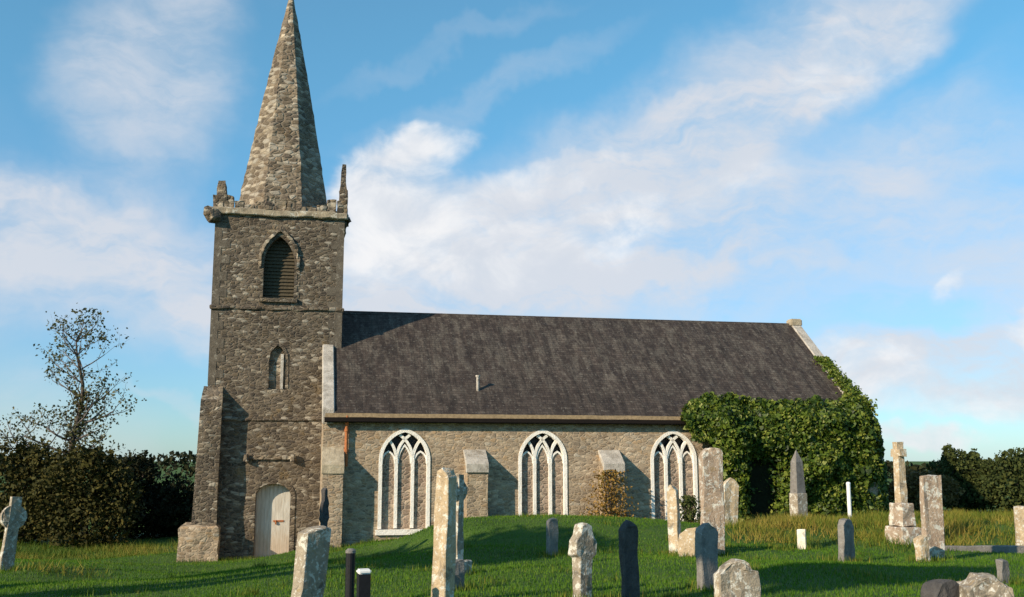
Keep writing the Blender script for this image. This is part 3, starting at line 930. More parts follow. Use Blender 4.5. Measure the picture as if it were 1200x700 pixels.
# ------------------------------------------------------------------ ivy over the east end
def fbm2(x, y, sd, oct_=3):
    out = np.zeros_like(x); a = 1.0
    for o in range(oct_):
        f = 2 ** o
        out += a * np.array([mnoise.noise(Vector((xx * f, yy * f, sd + o * 9.1))) for xx, yy in zip(x, y)])
        a *= 0.5
    return out


IVP = [(13.0, 1.35), (13.2, 1.85), (13.8, 2.25), (14.6, 2.42), (15.6, 2.38), (16.3, 2.25), (17.0, 2.25), (17.5, 2.15), (18.2, 2.25), (19.0, 2.35), (19.8, 2.2), (20.5, 2.6), (21.0, 2.3),
       (21.25, 1.5), (21.5, 0.7), (21.8, -0.2), (22.0, -1.0), (22.0, -2.6), (14.75, -2.8), (14.6, -1.2), (14.45, 0.0), (14.2, 0.55), (13.5, 0.9)]


def inside(poly, x, y):
    r = np.zeros(len(x), bool); n = len(poly); j = n - 1
    for i in range(n):
        xi, yi = poly[i]; xj, yj = poly[j]
        c = ((yi > y) != (yj > y)) & (x < (xj - xi) * (y - yi) / (yj - yi + 1e-12) + xi)
        r ^= c; j = i
    return r


def ivy_depth(s, z):
    b = 0.66 + 0.42 * fbm2(s * 0.9, z * 0.9, 3.0)
    b += 0.30 * np.exp(-((s - 14.9) / 0.9) ** 2) + 0.35 * np.exp(-((s - 18.8) / 1.6) ** 2 - ((z - 0.6) / 2.0) ** 2)
    hole = np.exp(-((s - 16.2) / 0.72) ** 4 - (np.clip(z + 0.25, 0, 9) / 0.45) ** 2)
    b = b * (1 - 0.92 * hole)
    return np.clip(b, 0.06, 2), hole


ivy = empty('ivy', cw(18, 0, gz(*cw(18, -0.5, 0).xy)))
tag(ivy, 'thick mat of dark green ivy smothering the far end of the long church wall', 'ivy')
ivy.rotation_euler = (0, 0, CA)
org = np.array([18.0, 0.0, ivy.location.z])


def ivy_xyz(s, z, b):
    """along the wall, then bending over the eave on to the roof"""
    ze = 1.55
    k = np.clip((z - ze + 0.75) / 1.5, 0, 1); k = k * k * (3 - 2 * k)      # 0 on the wall, 1 on the roof
    up = np.clip(z - ze, 0, 9)
    d = up / SL - b * (1 - 0.38 * k) - 0.12 * k
    zz = z + b * 0.12 * k
    wrap = np.clip(s - L, 0, 9)
    d = d + wrap * 1.2
    return np.stack([s, d, zz + EZ], -1) - org


N0 = 56000
ss = RNG.uniform(12.9, 22.0, N0); zz = RNG.uniform(-2.9, 2.9, N0)
jx = 0.22 * fbm2(ss * 2.2, zz * 2.2, 11.0, 2)
ok = inside(IVP, ss + jx, zz + jx)
ss, zz = ss[ok], zz[ok]
b, hole = ivy_depth(ss, zz)
keep = RNG.random(len(ss)) > hole * 0.97
ss, zz, b = ss[keep], zz[keep], b[keep]
lay = RNG.random(len(ss)) ** 1.3 * 0.42
pts = ivy_xyz(ss, zz, b + 0.05 - lay + RNG.uniform(0, 0.10, len(ss)))
eps = 0.08
b1, _ = ivy_depth(ss + eps, zz); b2, _ = ivy_depth(ss, zz + eps)
nrm = np.stack([-(b1 - b) / eps, -np.ones_like(b), -(b2 - b) / eps + 0.35], -1)
nrm /= np.linalg.norm(nrm, axis=1, keepdims=True)
rv = np.clip(0.44 + 0.40 * fbm2(ss * 1.6, zz * 1.6, 21.0, 2) + RNG.normal(0, 0.30, len(ss)), 0, 1)
leaves('ivy_leaves', pts, RNG.choice([0.10, 0.14, 0.20], len(pts)), M['ivy_leaf'], ivy, nrm, 0.95, rv)
# backing sheet, coloured near black as the shade between the leaves
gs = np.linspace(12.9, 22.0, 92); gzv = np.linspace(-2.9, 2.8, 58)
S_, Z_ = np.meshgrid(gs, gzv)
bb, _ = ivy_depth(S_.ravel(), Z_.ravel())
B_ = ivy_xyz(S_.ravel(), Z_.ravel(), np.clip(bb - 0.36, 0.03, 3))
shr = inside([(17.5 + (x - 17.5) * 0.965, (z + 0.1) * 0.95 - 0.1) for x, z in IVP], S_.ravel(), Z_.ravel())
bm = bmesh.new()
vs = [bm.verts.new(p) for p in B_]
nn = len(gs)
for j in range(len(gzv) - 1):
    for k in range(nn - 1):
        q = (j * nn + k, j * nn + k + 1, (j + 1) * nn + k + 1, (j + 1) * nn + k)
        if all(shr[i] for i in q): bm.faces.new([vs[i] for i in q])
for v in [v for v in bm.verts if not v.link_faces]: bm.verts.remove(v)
mesh_obj('ivy_shade_backing', bm, M['ivy_back'], ivy, smooth=True)
# the arm that climbs the gable coping
n = 2600
tt = RNG.random(n) ** 1.3 * 3.0
sx = L - 0.15 + RNG.normal(0, 0.16, n) + 0.25 * np.exp(-tt)
ax = np.stack([sx, tt, 1.655 + SL * tt + 0.25 + RNG.uniform(-0.15, 0.30, n) * (1.15 - tt / 3.0) + EZ], -1) - org
leaves('gable_arm', ax, 0.15, M['ivy_leaf'], ivy, np.tile([0.2, -0.8, 0.6], (n, 1)), 0.9, RNG.uniform(0.3, 1, n))


# ------------------------------------------------------------------ trees and bushes
def crown_points(blobs, n, hollow=0.55):
    """points spread through the outer part of several uneven lobes"""
    vol = np.array([bx * by * bz for (_, _, _, bx, by, bz) in blobs]) ** (2 / 3); vol = vol / vol.sum()
    out = []
    for (x, y, z, rx, ry, rz), f in zip(blobs, vol):
        k = int(n * f) + 1
        d = RNG.normal(size=(k, 3)); d /= np.linalg.norm(d, axis=1, keepdims=True)
        lump = np.array([mnoise.noise(Vector(q * 2.3 + np.array([x, y, z]))) + 0.6 * mnoise.noise(Vector(q * 5.1 + np.array([z, x, y]))) for q in d])
        r = (hollow + (1 - hollow) * RNG.random(k) ** 0.6) * (1 + 0.32 * lump)
        out.append(np.stack([x + d[:, 0] * r * rx, y + d[:, 1] * r * ry, z + d[:, 2] * r * rz], -1))
    return np.concatenate(out)


def bushy(name, loc, blobs, n, size, mat, label, cat, group=None, trunk=True, th=1.0, inner=True):
    o = empty(name, loc)
    tag(o, label, cat, group)
    pts = crown_points(blobs, n)
    leaves('crown', pts, size if np.isscalar(size) else np.resize(size, len(pts)), mat, o, None, 1.0, np.clip(RNG.normal(0.5, 0.28, len(pts)), 0, 1))
    if trunk:
        bm = bmesh.new()
        for (x, y, z, rx, ry, rz) in blobs[:6]:
            tube(bm, [(0.1 * x, 0.1 * y, -0.25), (0.4 * x, 0.4 * y, z * 0.45), (x, y, z)], [0.13 * th, 0.10 * th, 0.04 * th], 6)
        mesh_obj('trunk', bm, M['bark'], o, smooth=True)
    return o


def hedge(u, vb, Y, label, blobs, n=9000, size=0.2, mat='hedge_leaf', name='hedgerow_bush', cat='bush', group='bushes of the dark hedgerow left of the tower', k=0.93):
    p = at(u, vb, Y); z = gz(p.x, p.y)
    blobs = [(x, y, zz * k, rx, ry, rz * k) for x, y, zz, rx, ry, rz in blobs]
    sizes = RNG.choice([0.6, 0.85, 1.15], n + len(blobs)) * size
    return bushy(name, (p.x, p.y, z), blobs, n, sizes, M[mat], label, cat, group)


hedge(20, 640, 47, 'broadest olive bush, at the left border of the picture',
      [(-1.2, 0, 2.8, 1.9, 1.6, 2.2), (0.9, 0.2, 2.4, 1.5, 1.6, 2.3), (-2.9, .4, 2.0, 1.5, 1.5, 2.2), (0.1, 0.3, 3.7, 1.0, 0.9, 1.1), (0, -0.6, 1.2, 2.4, 1.5, 1.3)], 15000)
hedge(95, 640, 46, 'rounded olive bush below the bare tree, right of the broadest bush',
      [(-0.2, 0, 2.9, 1.4, 1.3, 1.95), (1.2, 0.3, 2.1, 1.2, 1.2, 1.8), (0.5, 0.2, 3.7, 0.75, 0.7, 0.8), (-1.0, -0.2, 2.0, 1.4, 1.3, 1.8), (0.4, -0.5, 1.0, 1.9, 1.4, 1.2)], 12000)
hedge(150, 640, 49, 'taller loose dark bush with sky showing through its top, between bare tree and tower',
      [(0.0, 0, 2.6, 1.1, 1.0, 1.7), (0.55, 0, 3.2, 0.7, 0.6, 0.75), (-0.6, 0, 2.0, 1.1, 1.0, 1.7), (0.9, -0.3, 1.2, 1.2, 1.0, 1.3)], 6500, 0.19, 'dark_leaf')
hedge(203, 640, 50, 'low blackish bush next to the foot of the tower',
      [(0.0, 0, 1.65, 1.2, 1.2, 1.25), (1.4, 0, 1.35, 1.2, 1.1, 1.15), (-0.9, 0, 1.3, 1.1, 1.1, 1.3), (0.6, -0.5, 0.8, 1.7, 1.2, 1.0)], 9000, 0.2, 'dark_leaf')


def grow(bm, p, d, length, rad, depth, tips, rr):
    pts = [Vector(p)]; rads = [rad]
    steps = 4
    dd = Vector(d)
    for i in range(steps):
        dd = (dd + Vector((rr.uniform(-.22, .22), rr.uniform(-.22, .22), rr.uniform(-.02, .16)))).normalized()
        pts.append(pts[-1] + dd * length / steps); rads.append(rad * (1 - 0.42 * (i + 1) / steps))
    tube(bm, pts, rads, 6 if depth > 1 else 4)
    if depth <= 2: tips.extend([pts[-1], pts[-2], pts[2]])
    if depth == 0: return
    for k in range(rr.choice((2, 3, 3))):
        i = rr.choice((2, 3, 4))
        ax = Vector((rr.uniform(-1, 1), rr.uniform(-1, 1), rr.uniform(-0.25, 0.65))).normalized()
        nd = (dd * 0.55 + ax * 0.75).normalized()
        grow(bm, pts[i], nd, length * rr.uniform(0.55, 0.8), rads[i] * 0.6, depth - 1, tips, rr)


def bare_tree(u, Y, vtop, label, seed):
    rr = random.Random(seed)
    p = at(u, 640, Y); z = gz(p.x, p.y)
    H = at(u, vtop, Y).z - z
    o = empty('bare_tree', (p.x, p.y, z)); tag(o, label, 'tree')
    bm = bmesh.new(); bm2 = bmesh.new(); tips = []
    n = 14
    tp = [Vector((0.22 * math.sin(i * 0.8), 0.15 * math.cos(i * 1.1), -0.3 + (H * 0.90 + 0.3) * i / n)) for i in range(n + 1)]
    tr = [0.22 * (1 - i / n) + 0.035 for i in range(n + 1)]
    tube(bm, tp, tr, 9)
    mesh_obj('trunk', bm, M['bark'], o, smooth=True)
    for i in range(5, n + 1):
        f = (i - 5) / (n - 5)
        for k in range(3 if i < n else 4):
            a = rr.uniform(0, 6.28)
            ln = (2.35 - 1.15 * f) * rr.uniform(0.6, 1.25)
            d = Vector((math.cos(a), 0.8 * math.sin(a), 0.15 + 0.55 * f)).normalized()
            grow(bm2, tp[i], d, ln, max(0.035, tr[i] * 0.45), 2, tips, rr)
    mesh_obj('branches', bm2, M['twig'], o, smooth=True)
    pts = []
    for q in tips:
        if rr.random() < (0.95 if q.z < H * 0.68 else 0.48):
            for _ in range(rr.choice((2, 3, 5, 7))): pts.append(q + Vector((rr.gauss(0, .17), rr.gauss(0, .17), rr.gauss(0, .14))))
    leaves('crown', np.array([tuple(q) for q in pts]), 0.15, M['tree_leaf'], o)
    iv = []
    for _ in range(1300):
        zz = rr.random() * H * 0.66; a = rr.uniform(0, 6.28); r = (0.22 + abs(rr.gauss(0, 0.20))) * (1 - 0.5 * zz / (H * 0.66)) + 0.1
        iv.append((0.22 * math.sin(zz / H * n * 0.88) + r * math.cos(a), r * math.sin(a), zz))
    leaves('trunk_ivy', np.array(iv), 0.16, M['hedge_leaf'], o)
    return o


bare_tree(80, 50, 376, 'tall nearly bare tree with sparse leaves rising above the hedgerow', 12)


def shade_tree(x, y, h, r, label):
    z = gz(x, y)
    rr = random.Random(int(h * 10))
    bl = [(rr.uniform(-.4, .4) * r, rr.uniform(-.4, .4) * r, h - r * rr.uniform(0.7, 1.5), r * rr.uniform(.55, .8), r * rr.uniform(.55, .8), r * rr.uniform(.5, .75)) for _ in range(5)]
    o = bushy('churchyard_tree', (x, y, z), bl, 5200, 0.30, M['bush_leaf'], label, 'tree', 'trees left of the view', True, 2.2)


shade_tree(-12.8, 15.2, 9.6, 2.5, 'leafy tree out of view on the left, right-hand one of its row')
shade_tree(-16.6, 16.4, 8.4, 2.2, 'leafy tree out of view on the left, farthest of its row')
shade_tree(-8.2, 6.4, 10.9, 1.7, 'leafy tree out of view on the left, nearest of its row')

# right-hand background
hedge(1128, 605, 52, 'dark green bush with two spiky tops behind the church on the right',
      [(0.0, 0, 2.2, 1.5, 1.4, 1.6), (-0.5, 0, 3.3, 0.34, 0.34, 0.85), (0.75, 0, 3.25, 0.32, 0.3, 0.6), (0.1, -0.4, 1.2, 1.7, 1.4, 1.2)], 9000, 0.19, 'bush_leaf', 'background_bush', 'bush', 'bushes beyond the graveyard on the right', 0.80)
hedge(1195, 605, 50, 'dense rounded green bush at the right border of the picture',
      [(0.0, 0, 2.3, 1.7, 1.5, 1.5), (1.8, 0, 2.4, 1.8, 1.5, 1.6), (-0.6, -0.4, 1.2, 1.7, 1.5, 1.3)], 11000, 0.19, 'bush_leaf', 'background_bush', 'bush', 'bushes beyond the graveyard on the right', 0.80)
hedge(1078, 605, 47, 'low brownish bush between the ivy and the spiky dark green bush',
      [(0.0, 0, 1.6, 1.2, 1.1, 0.95), (0.8, 0, 1.4, 1.0, 1.0, 0.9), (-0.7, -0.2, 1.1, 1.0, 1.0, 0.9)], 6500, 0.16, 'brown_leaf', 'background_bush', 'bush', 'bushes beyond the graveyard on the right', 0.80)
# far-off wood along the skyline
fx = RNG.uniform(-260, 260, 16000); fy = RNG.uniform(225, 250, 16000)
hh = 4.4 + 1.1 * np.sin(fx * 0.05) + 0.8 * np.sin(fx * 0.17 + 1) + RNG.uniform(-0.4, 0.4, len(fx))
fz = ground_np(fx, fy) + hh * RNG.random(len(fx)) ** 0.7
fo = leaves('far_wood', np.stack([fx, fy, fz], -1), 1.3, M['dark_leaf'])
tag(fo, 'dark distant treeline on the skyline right of the church', 'wood', None, 'stuff')


# ------------------------------------------------------------------ climbing plants at the wall
def clump(name, loc, spread, n, size, mat, label, cat, seed=0):
    o = empty(name, loc); tag(o, label, cat)
    q = RNG.normal(size=(n, 3)) * np.array(spread) * 0.5
    q[:, 2] = np.abs(RNG.random(n)) ** 1.2 * spread[2]
    q[:, 0] *= (1.15 - 0.6 * q[:, 2] / spread[2])
    leaves('foliage', q, size, M[mat], o)
    bm = bmesh.new()
    for k in range(9):
        x, y = RNG.normal(0, spread[0] * 0.28), RNG.normal(0, spread[1] * 0.28)
        tube(bm, [(x * .2, y * .2, -0.1), (x * 0.7, y * 0.7, spread[2] * 0.4), (x, y, spread[2] * RNG.uniform(.6, .95))], [0.014, 0.011, 0.005], 4)
    mesh_obj('stems', bm, M['bark'], o)
    return o


p = cw(10.1, -0.75, 0); clump('creeper', (p.x, p.y, gz(p.x, p.y)), (0.85, 0.35, 1.75), 1500, 0.10, 'rust_leaf', 'rusty orange creeper climbing the buttress between second and third window', 'creeper')
p = at(808, 618, 34.5); clump('nettle_clump', (p.x, p.y, gz(p.x, p.y)), (0.55, 0.4, 1.15), 900, 0.11, 'bush_leaf', 'small dark green weed clump under the third window', 'weeds')

# ------------------------------------------------------------------ gravestones
def outline_round(w, h, n=9, sq=0.5):
    """flat-sided slab with a rounded head; sq = height of the curve against half width"""
    r = w / 2; pts = [(-r, -0.35), (-r, h - r * sq)]
    for i in range(1, n):
        a = math.pi - math.pi * i / n
        pts.append((r * math.cos(a), h - r * sq + r * sq * math.sin(a)))
    return pts + [(r, h - r * sq), (r, -0.35)]


def outline_gothic(w, h, k=1.2):
    r = w / 2
    return [(-r, -0.35), (-r, h - r * k), (-r * 0.75, h - r * k * 0.58), (-r * 0.4, h - r * k * 0.24), (0, h),
            (r * 0.4, h - r * k * 0.24), (r * 0.75, h - r * k * 0.58), (r, h - r * k), (r, -0.35)]


def outline_shoulder(w, h):
    r = w / 2
    return [(-r, -0.35), (-r, h * 0.74), (-r * 0.78, h * 0.80), (-r * 0.62, h * 0.90), (-r * 0.30, h * 0.985), (0, h),
            (r * 0.30, h * 0.985), (r * 0.62, h * 0.90), (r * 0.78, h * 0.80), (r, h * 0.74), (r, -0.35)]


def outline_square(w, h, slope=0.0):
    r = w / 2
    return [(-r, -0.35), (-r, h - slope), (-r * .3, h - slope * .3), (r, h), (r, -0.35)]


def outline_head(w, h):
    """narrow shaft under a wider lobed head, a worn cross"""
    r = w / 2
    return [(-r * .62, -0.35), (-r * .62, h * .56), (-r, h * .60), (-r * .98, h * .76), (-r * .62, h * .84), (-r * .45, h * .97), (0, h),
            (r * .45, h * .96), (r * .62, h * .84), (r, h * .75), (r, h * .60), (r * .62, h * .56), (r * .62, -0.35)]


def slab_mesh(pts, th, amp=0.02, seed=0.0, scale=3.0, wear=0.012):
    bm = bmesh.new()
    prism_y(bm, pts, -th / 2, th / 2)
    bmesh.ops.recalc_face_normals(bm, faces=bm.faces)
    bmesh.ops.bevel(bm, geom=bm.edges[:], offset=min(wear, th * 0.2), segments=1, affect='EDGES', clamp_overlap=True)
    bmesh.ops.triangulate(bm, faces=[f for f in bm.faces if len(f.verts) > 4])
    for _ in range(2):
        es = [e for e in bm.edges if e.calc_length() > 0.14]
        if es: bmesh.ops.subdivide_edges(bm, edges=es, cuts=1)
        bmesh.ops.triangulate(bm, faces=[f for f in bm.faces if len(f.verts) > 4])
    return bm


def stone(u, Y, pts, th, rz, mat, label, lean=(0, 0), name='gravestone', cat='gravestone', amp=0.04, x=None):
    p = at(u, 600, Y)
    z = gz(p.x, p.y)
    bm = slab_mesh(pts, th)
    o = mesh_obj(name, bm, M[mat])
    roughen(o, amp, 3.2, u * 0.37); roughen(o, amp * 0.6, 9.0, u * 0.11)
    o.location = (p.x, p.y, z); o.rotation_euler = (R(lean[0]), R(lean[1]), R(rz))
    tag(o, label, cat, 'weathered stones of the old graveyard')
    return o


def hgt_(u, v, Y):
    """height above the ground at a spot for something whose top shows at v"""
    p = at(u, v, Y); return p.z - gz(p.x, p.y)


def wpx(px, Y): return px / 1200 * Y * 1.0


def cross_mesh(h, w, arm_z, aw, th, ring=None, foot=None):
    """latin or ringed cross as one solid outline"""
    bm = bmesh.new()
    a = aw / 2; f = (foot or aw) / 2
    pts = [(-f, -0.3), (-a, arm_z - a), (-w / 2, arm_z - a * 1.05), (-w / 2, arm_z + a * 1.05), (-a * .95, arm_z + a), (-a * .9, h), (a * .9, h), (a * .95, arm_z + a),
           (w / 2, arm_z + a * 1.05), (w / 2, arm_z - a * 1.05), (a, arm_z - a), (f, -0.3)]
    prism_y(bm, pts, -th / 2, th / 2)
    if ring:
        cp = [(ring * math.cos(2 * math.pi * k / 24), arm_z + ring * math.sin(2 * math.pi * k / 24)) for k in range(24)]
        bar(bm, cp, aw * 0.55, -th * 0.38, th * 0.38, closed=True)
    return bm


def cross(u, Y, vtop, w, arm_frac, aw, th, rz, mat, label, ring=None, plinth=None, lean=(0, 0), name='stone_cross', pm=None):
    p = at(u, vtop, Y); z = gz(p.x, p.y); H = p.z - z
    o = empty(name, (p.x, p.y, z), R(rz)); o.rotation_euler = (R(lean[0]), R(lean[1]), R(rz))
    tag(o, label, 'gravestone', 'weathered stones of the old graveyard')
    base = 0.0
    if plinth:
        zz = -0.2
        for k, (pw, ph) in enumerate(plinth):
            bm = bmesh.new(); z1 = (zz if k else 0) + ph; box(bm, -pw / 2, pw / 2, -pw * 0.42, pw * 0.42, zz, z1)
            for v in bm.verts:
                if v.co.z > zz + 0.01: v.co.x *= 0.9; v.co.y *= 0.9
            bmesh.ops.bevel(bm, geom=bm.edges[:], offset=0.03, segments=1, affect='EDGES')
            bmesh.ops.subdivide_edges(bm, edges=bm.edges[:], cuts=2, use_grid_fill=True)
            q = mesh_obj('plinth', bm, M[pm or mat], o); roughen(q, 0.04, 4, u + k)
            zz = z1 - 0.003
        base = zz
    bm = cross_mesh(H - base, w, (H - base) * arm_frac, aw, th, ring, aw * 1.35)
    bmesh.ops.subdivide_edges(bm, edges=[e for e in bm.edges if e.calc_length() > 0.25], cuts=4)
    q = mesh_obj('cross_shaft', bm, M[mat], o); q.location = (0, 0, base); roughen(q, 0.03, 4.0, u * 0.2)
    return o


EA = math.degrees(CA)
# far left: pale pierced cross
cross(13, 27, 582, 0.52, 0.72, 0.27, 0.20, 44, 'grave', 'pale ringed stone cross leaning at the left border of the picture', ring=0.235, lean=(0, 4))
# big leaning slab, front left
stone(360, 15.5, outline_square(0.42, hgt_(366, 617, 15.5), 0.10), 0.26, 42, 'grave', 'big leaning lichen-covered slab standing left of the two black posts', (0, 7))
# dark thin stone by the corner buttress
stone(380, 27, outline_head(0.26, hgt_(380, 572, 27)), 0.12, 60, 'grave_dark', 'thin blackish headstone seen nearly edge-on before the first buttress', (0, 0))
# tall lit shaft and the ringed cross behind it
stone(519, 15.5, outline_gothic(0.27, hgt_(519, 548, 15.5), 0.9), 0.20, -42, 'grave_buff', 'tallest buff slab, narrow and lit along its side, right of the black posts', (0, 2))
cross(537, 20, 556, 0.36, 0.80, 0.15, 0.16, 52, 'grave', 'dark ringed stone cross just behind the tall buff slab', ring=0.165, plinth=[(0.5, 0.28)])
stone(534, 17.5, outline_square(0.24, hgt_(534, 655, 17.5), 0.05), 0.2, 40, 'grave_grey', 'low grey stump between the tall buff slab and the ringed cross', (0, 0))
# middle
stone(647, 24, outline_round(0.28, hgt_(647, 608, 24)), 0.12, 38, 'grave_grey', 'small grey headstone on the shaded bank below the second window')
stone(681, 15.8, outline_head(0.40, hgt_(681, 613, 15.8)), 0.20, 35, 'grave', 'worn pale headstone with a lobed cross-shaped head, middle of the lawn', (0, 2), amp=0.016)
stone(737, 15.6, outline_gothic(0.26, hgt_(737, 610, 15.6), 1.0), 0.12, 30, 'grave_dark', 'slim dark slate stone with a pointed top, right of the lobed headstone')
# group below the third window
stone(790, 25, outline_gothic(0.26, hgt_(790, 568, 25), 1.0), 0.22, -30, 'grave_buff', 'slender sunlit buff stone in front of the third window', (0, -1))
stone(804, 24.2, outline_square(0.40, hgt_(804, 617, 24.2), 0.22), 0.26, -20, 'grave_buff', 'broken buff stump at the foot of the slender sunlit stone', (0, 4))
stone(834, 25.2, outline_round(0.50, hgt_(834, 526, 25.2), 9, 0.75), 0.32, 10, 'grave_pink', 'tall thick round-topped pillar stone right of the third window', (0, 0.5), amp=0.04)
stone(855, 32.5, outline_gothic(0.50, hgt_(855, 560, 32.5), 1.0), 0.16, 15, 'grave_buff', 'narrow buff stone peeping out behind the thick round-topped pillar', (0, 2))
stone(826, 17.2, outline_gothic(0.34, hgt_(826, 612, 17.2), 1.0), 0.16, 30, 'grave_grey', 'grey pointed headstone before the thick round-topped pillar', (0, 1))
stone(862, 15.2, outline_shoulder(0.62, hgt_(862, 656, 15.2)), 0.24, 12, 'grave', 'broad low lichen-spotted headstone with rounded shoulders at the lower border', (0, -3))
# on the grassy bank
mono = empty('stone_obelisk', (0, 0, 0)); mp_ = at(936, 600, 35.2); mz = gz(mp_.x, mp_.y)
mono.location = (mp_.x, mp_.y, mz); mono.rotation_euler = (0, 0, R(28))
tag(mono, 'grey pointed obelisk monument standing before the dark gap in the ivy', 'monument')
MH = at(936, 527, 35.2).z - mz
bm = bmesh.new(); box(bm, -0.23, 0.23, -0.20, 0.20, -0.3, MH * 0.42); bmesh.ops.bevel(bm, geom=bm.edges[:], offset=0.02, segments=1, affect='EDGES')
mesh_obj('pedestal', bm, M['grave'], mono)
bm = bmesh.new()
r0, r1 = 0.19, 0.145
lo = [bm.verts.new((sx * r0, sy * r0 * .9, MH * 0.42 + .002)) for sx, sy in ((-1, -1), (1, -1), (1, 1), (-1, 1))]
hi = [bm.verts.new((sx * r1, sy * r1 * .9, MH * 0.84)) for sx, sy in ((-1, -1), (1, -1), (1, 1), (-1, 1))]
tp = bm.verts.new((0, 0, MH)); bm.faces.new(lo[::-1])
for i in range(4):
    bm.faces.new((lo[i], lo[(i + 1) % 4], hi[(i + 1) % 4], hi[i])); bm.faces.new((hi[i], hi[(i + 1) % 4], tp))
mesh_obj('shaft', bm, M['grave_grey'], mono)


def post(u, Y, vtop, w, mat, label, name, cat, cap=None, caph=0.06, rnd=True):
    p = at(u, vtop, Y); z = gz(p.x, p.y); h = p.z - z
    o = empty(name, (p.x, p.y, z), R(20)); tag(o, label, cat)
    bm = bmesh.new()
    hh = h - (caph if cap else 0)
    if rnd: tube(bm, [(0, 0, -0.2), (0, 0, hh)], [w / 2, w / 2], 14)
    else: box(bm, -w / 2, w / 2, -w / 2, w / 2, -0.2, hh)
    mesh_obj('post_shaft', bm, M[mat], o)
    if cap:
        bm = bmesh.new()
        if rnd: tube(bm, [(0, 0, hh + .001), (0, 0, hh + caph * .6), (0, 0, hh + caph)], [w * .55, w * .55, w * .3], 14)
        else:
            box(bm, -w * .56, w * .56, -w * .56, w * .56, hh + .001, hh + caph)
            bmesh.ops.bevel(bm, geom=bm.edges[:], offset=caph * .3, segments=2, affect='EDGES')
        mesh_obj('cap', bm, M[cap], o)
    return o


post(411, 14.5, 643, 0.13, 'black', 'taller black post with a small pale cap, left of the two', 'bollard', 'bollard', 'grave_grey', 0.06)
post(426.5, 14.0, 667, 0.155, 'black', 'shorter black post with a bright white cap, right of the two', 'bollard', 'bollard', 'white', 0.06, False)
post(994, 34, 565, 0.13, 'white', 'thin white post standing before the ivy', 'marker_post', 'post', 'white', 0.08)
stone(938, 27, outline_square(0.22, hgt_(938, 620, 27), 0.02), 0.10, -25, 'grave_white', 'small white marker stone on the grassy bank', amp=0.01, name='marker_stone')
stone(990, 23.4, outline_round(0.50, hgt_(990, 607, 23.4), 9, 0.9), 0.16, 46, 'grave_grey', 'grey round-topped headstone with a bright left edge, before the grassy bank', (0, 0))
cross(1052, 28, 518, 0.42, 0.82, 0.19, 0.20, -72, 'grave_buff', 'tall stone cross on a stepped plinth at the right end of the church', plinth=[(0.80, 0.45), (0.56, 0.62)], pm='grave_pink')
stone(1091, 24.2, outline_square(0.46, hgt_(1091, 557, 24.2), 0.03), 0.20, 8, 'grave_pink', 'tall square headstone with a pale top, right of the stepped cross', (0, 1), amp=0.035)
stone(1079, 23.6, outline_square(0.24, hgt_(1079, 628, 23.6), 0.06), 0.2, 20, 'grave_buff', 'small pale footstone leaning against the tall square headstone', (0, -8))
stone(1197, 28, outline_square(0.36, hgt_(1197, 594, 28), 0.02), 0.20, -15, 'grave_buff', 'buff headstone cut by the right border of the picture', (0, 0))
stone(1098, 14.4, outline_round(0.50, hgt_(1098, 680, 14.4), 9, 0.9), 0.3, 20, 'grave_dark', 'dark dome-shaped stone at the lower border, left of the lichen boulder', (0, 0))
stone(1147, 14.2, outline_shoulder(0.62, hgt_(1147, 675, 14.2)), 0.42, 0, 'grave', 'rough boulder-like lichen stone at the lower right border', (0, 0), amp=0.06)
stone(1170, 18.5, outline_round(0.17, hgt_(1170, 655, 18.5)), 0.10, 30, 'grave_grey', 'small grey peg stone behind the lichen boulder')
# stone kerb round a plot
p = at(1160, 646, 26.6)
bm = bmesh.new()
box(bm, -2.2, 2.2, -0.09, 0.09, -0.2, 0.16); bmesh.ops.bevel(bm, geom=bm.edges[:], offset=0.02, segments=1, affect='EDGES')
bmesh.ops.subdivide_edges(bm, edges=[e for e in bm.edges if e.calc_length() > 1], cuts=12)
o = mesh_obj('grave_kerb', bm, M['grave_grey']); roughen(o, 0.03, 2)
o.location = (p.x + 0.3, p.y, gz(p.x, p.y)); o.rotation_euler = (0, 0, R(3))
tag(o, 'long grey kerbstone edging a plot right of the tall square headstone', 'kerb')


# ------------------------------------------------------------------ grass
def blades(name, n, xr, yr, h, wd, mat, weight=None, lean=0.45, tone=None, tall=None):
    x = RNG.uniform(*xr, n); y = RNG.uniform(*yr, n)
    k = RNG.random(n) < (weight(x, y) if weight is not None else 1)
    x, y = x[k], y[k]
    # nothing grows inside the church
    s = (x - CX) * E_[0] + (y - CY) * E_[1]; d = (x - CX) * N_[0] + (y - CY) * N_[1]
    k = ~(((s > 0) & (s < L) & (d > -0.02) & (d < W)) | ((s > TX0) & (s < TX1) & (d > TY0) & (d < TY1)))
    x, y = x[k], y[k]; n = len(x)
    z = ground_np(x, y)
    hh = h * RNG.uniform(0.5, 1.35, n) * (1 if tall is None else tall(x, y)); a = RNG.uniform(0, 2 * np.pi, n); ld = RNG.uniform(0, 2 * np.pi, n); lm = lean * RNG.random(n) * hh
    ca, sa = np.cos(a) * wd * 0.5, np.sin(a) * wd * 0.5
    V = np.stack([np.stack([x - ca, y - sa, z - 0.02], -1), np.stack([x + ca, y + sa, z - 0.02], -1),
                  np.stack([x + np.cos(ld) * lm, y + np.sin(ld) * lm, z + hh], -1)], 1).reshape(-1, 3)
    big = 0.5 + 0.5 * np.sin(x * 0.8 + 2 * np.sin(y * 0.35)) * np.cos(y * 0.9 + 1.5 * np.sin(x * 0.4))
    rv = np.clip(0.30 * big + RNG.normal(0.36, 0.2, n) if tone is None else tone(x, y), 0, 1)
    o = np_mesh(name, V, n, M[mat], None, rv, corners=3)
    return o


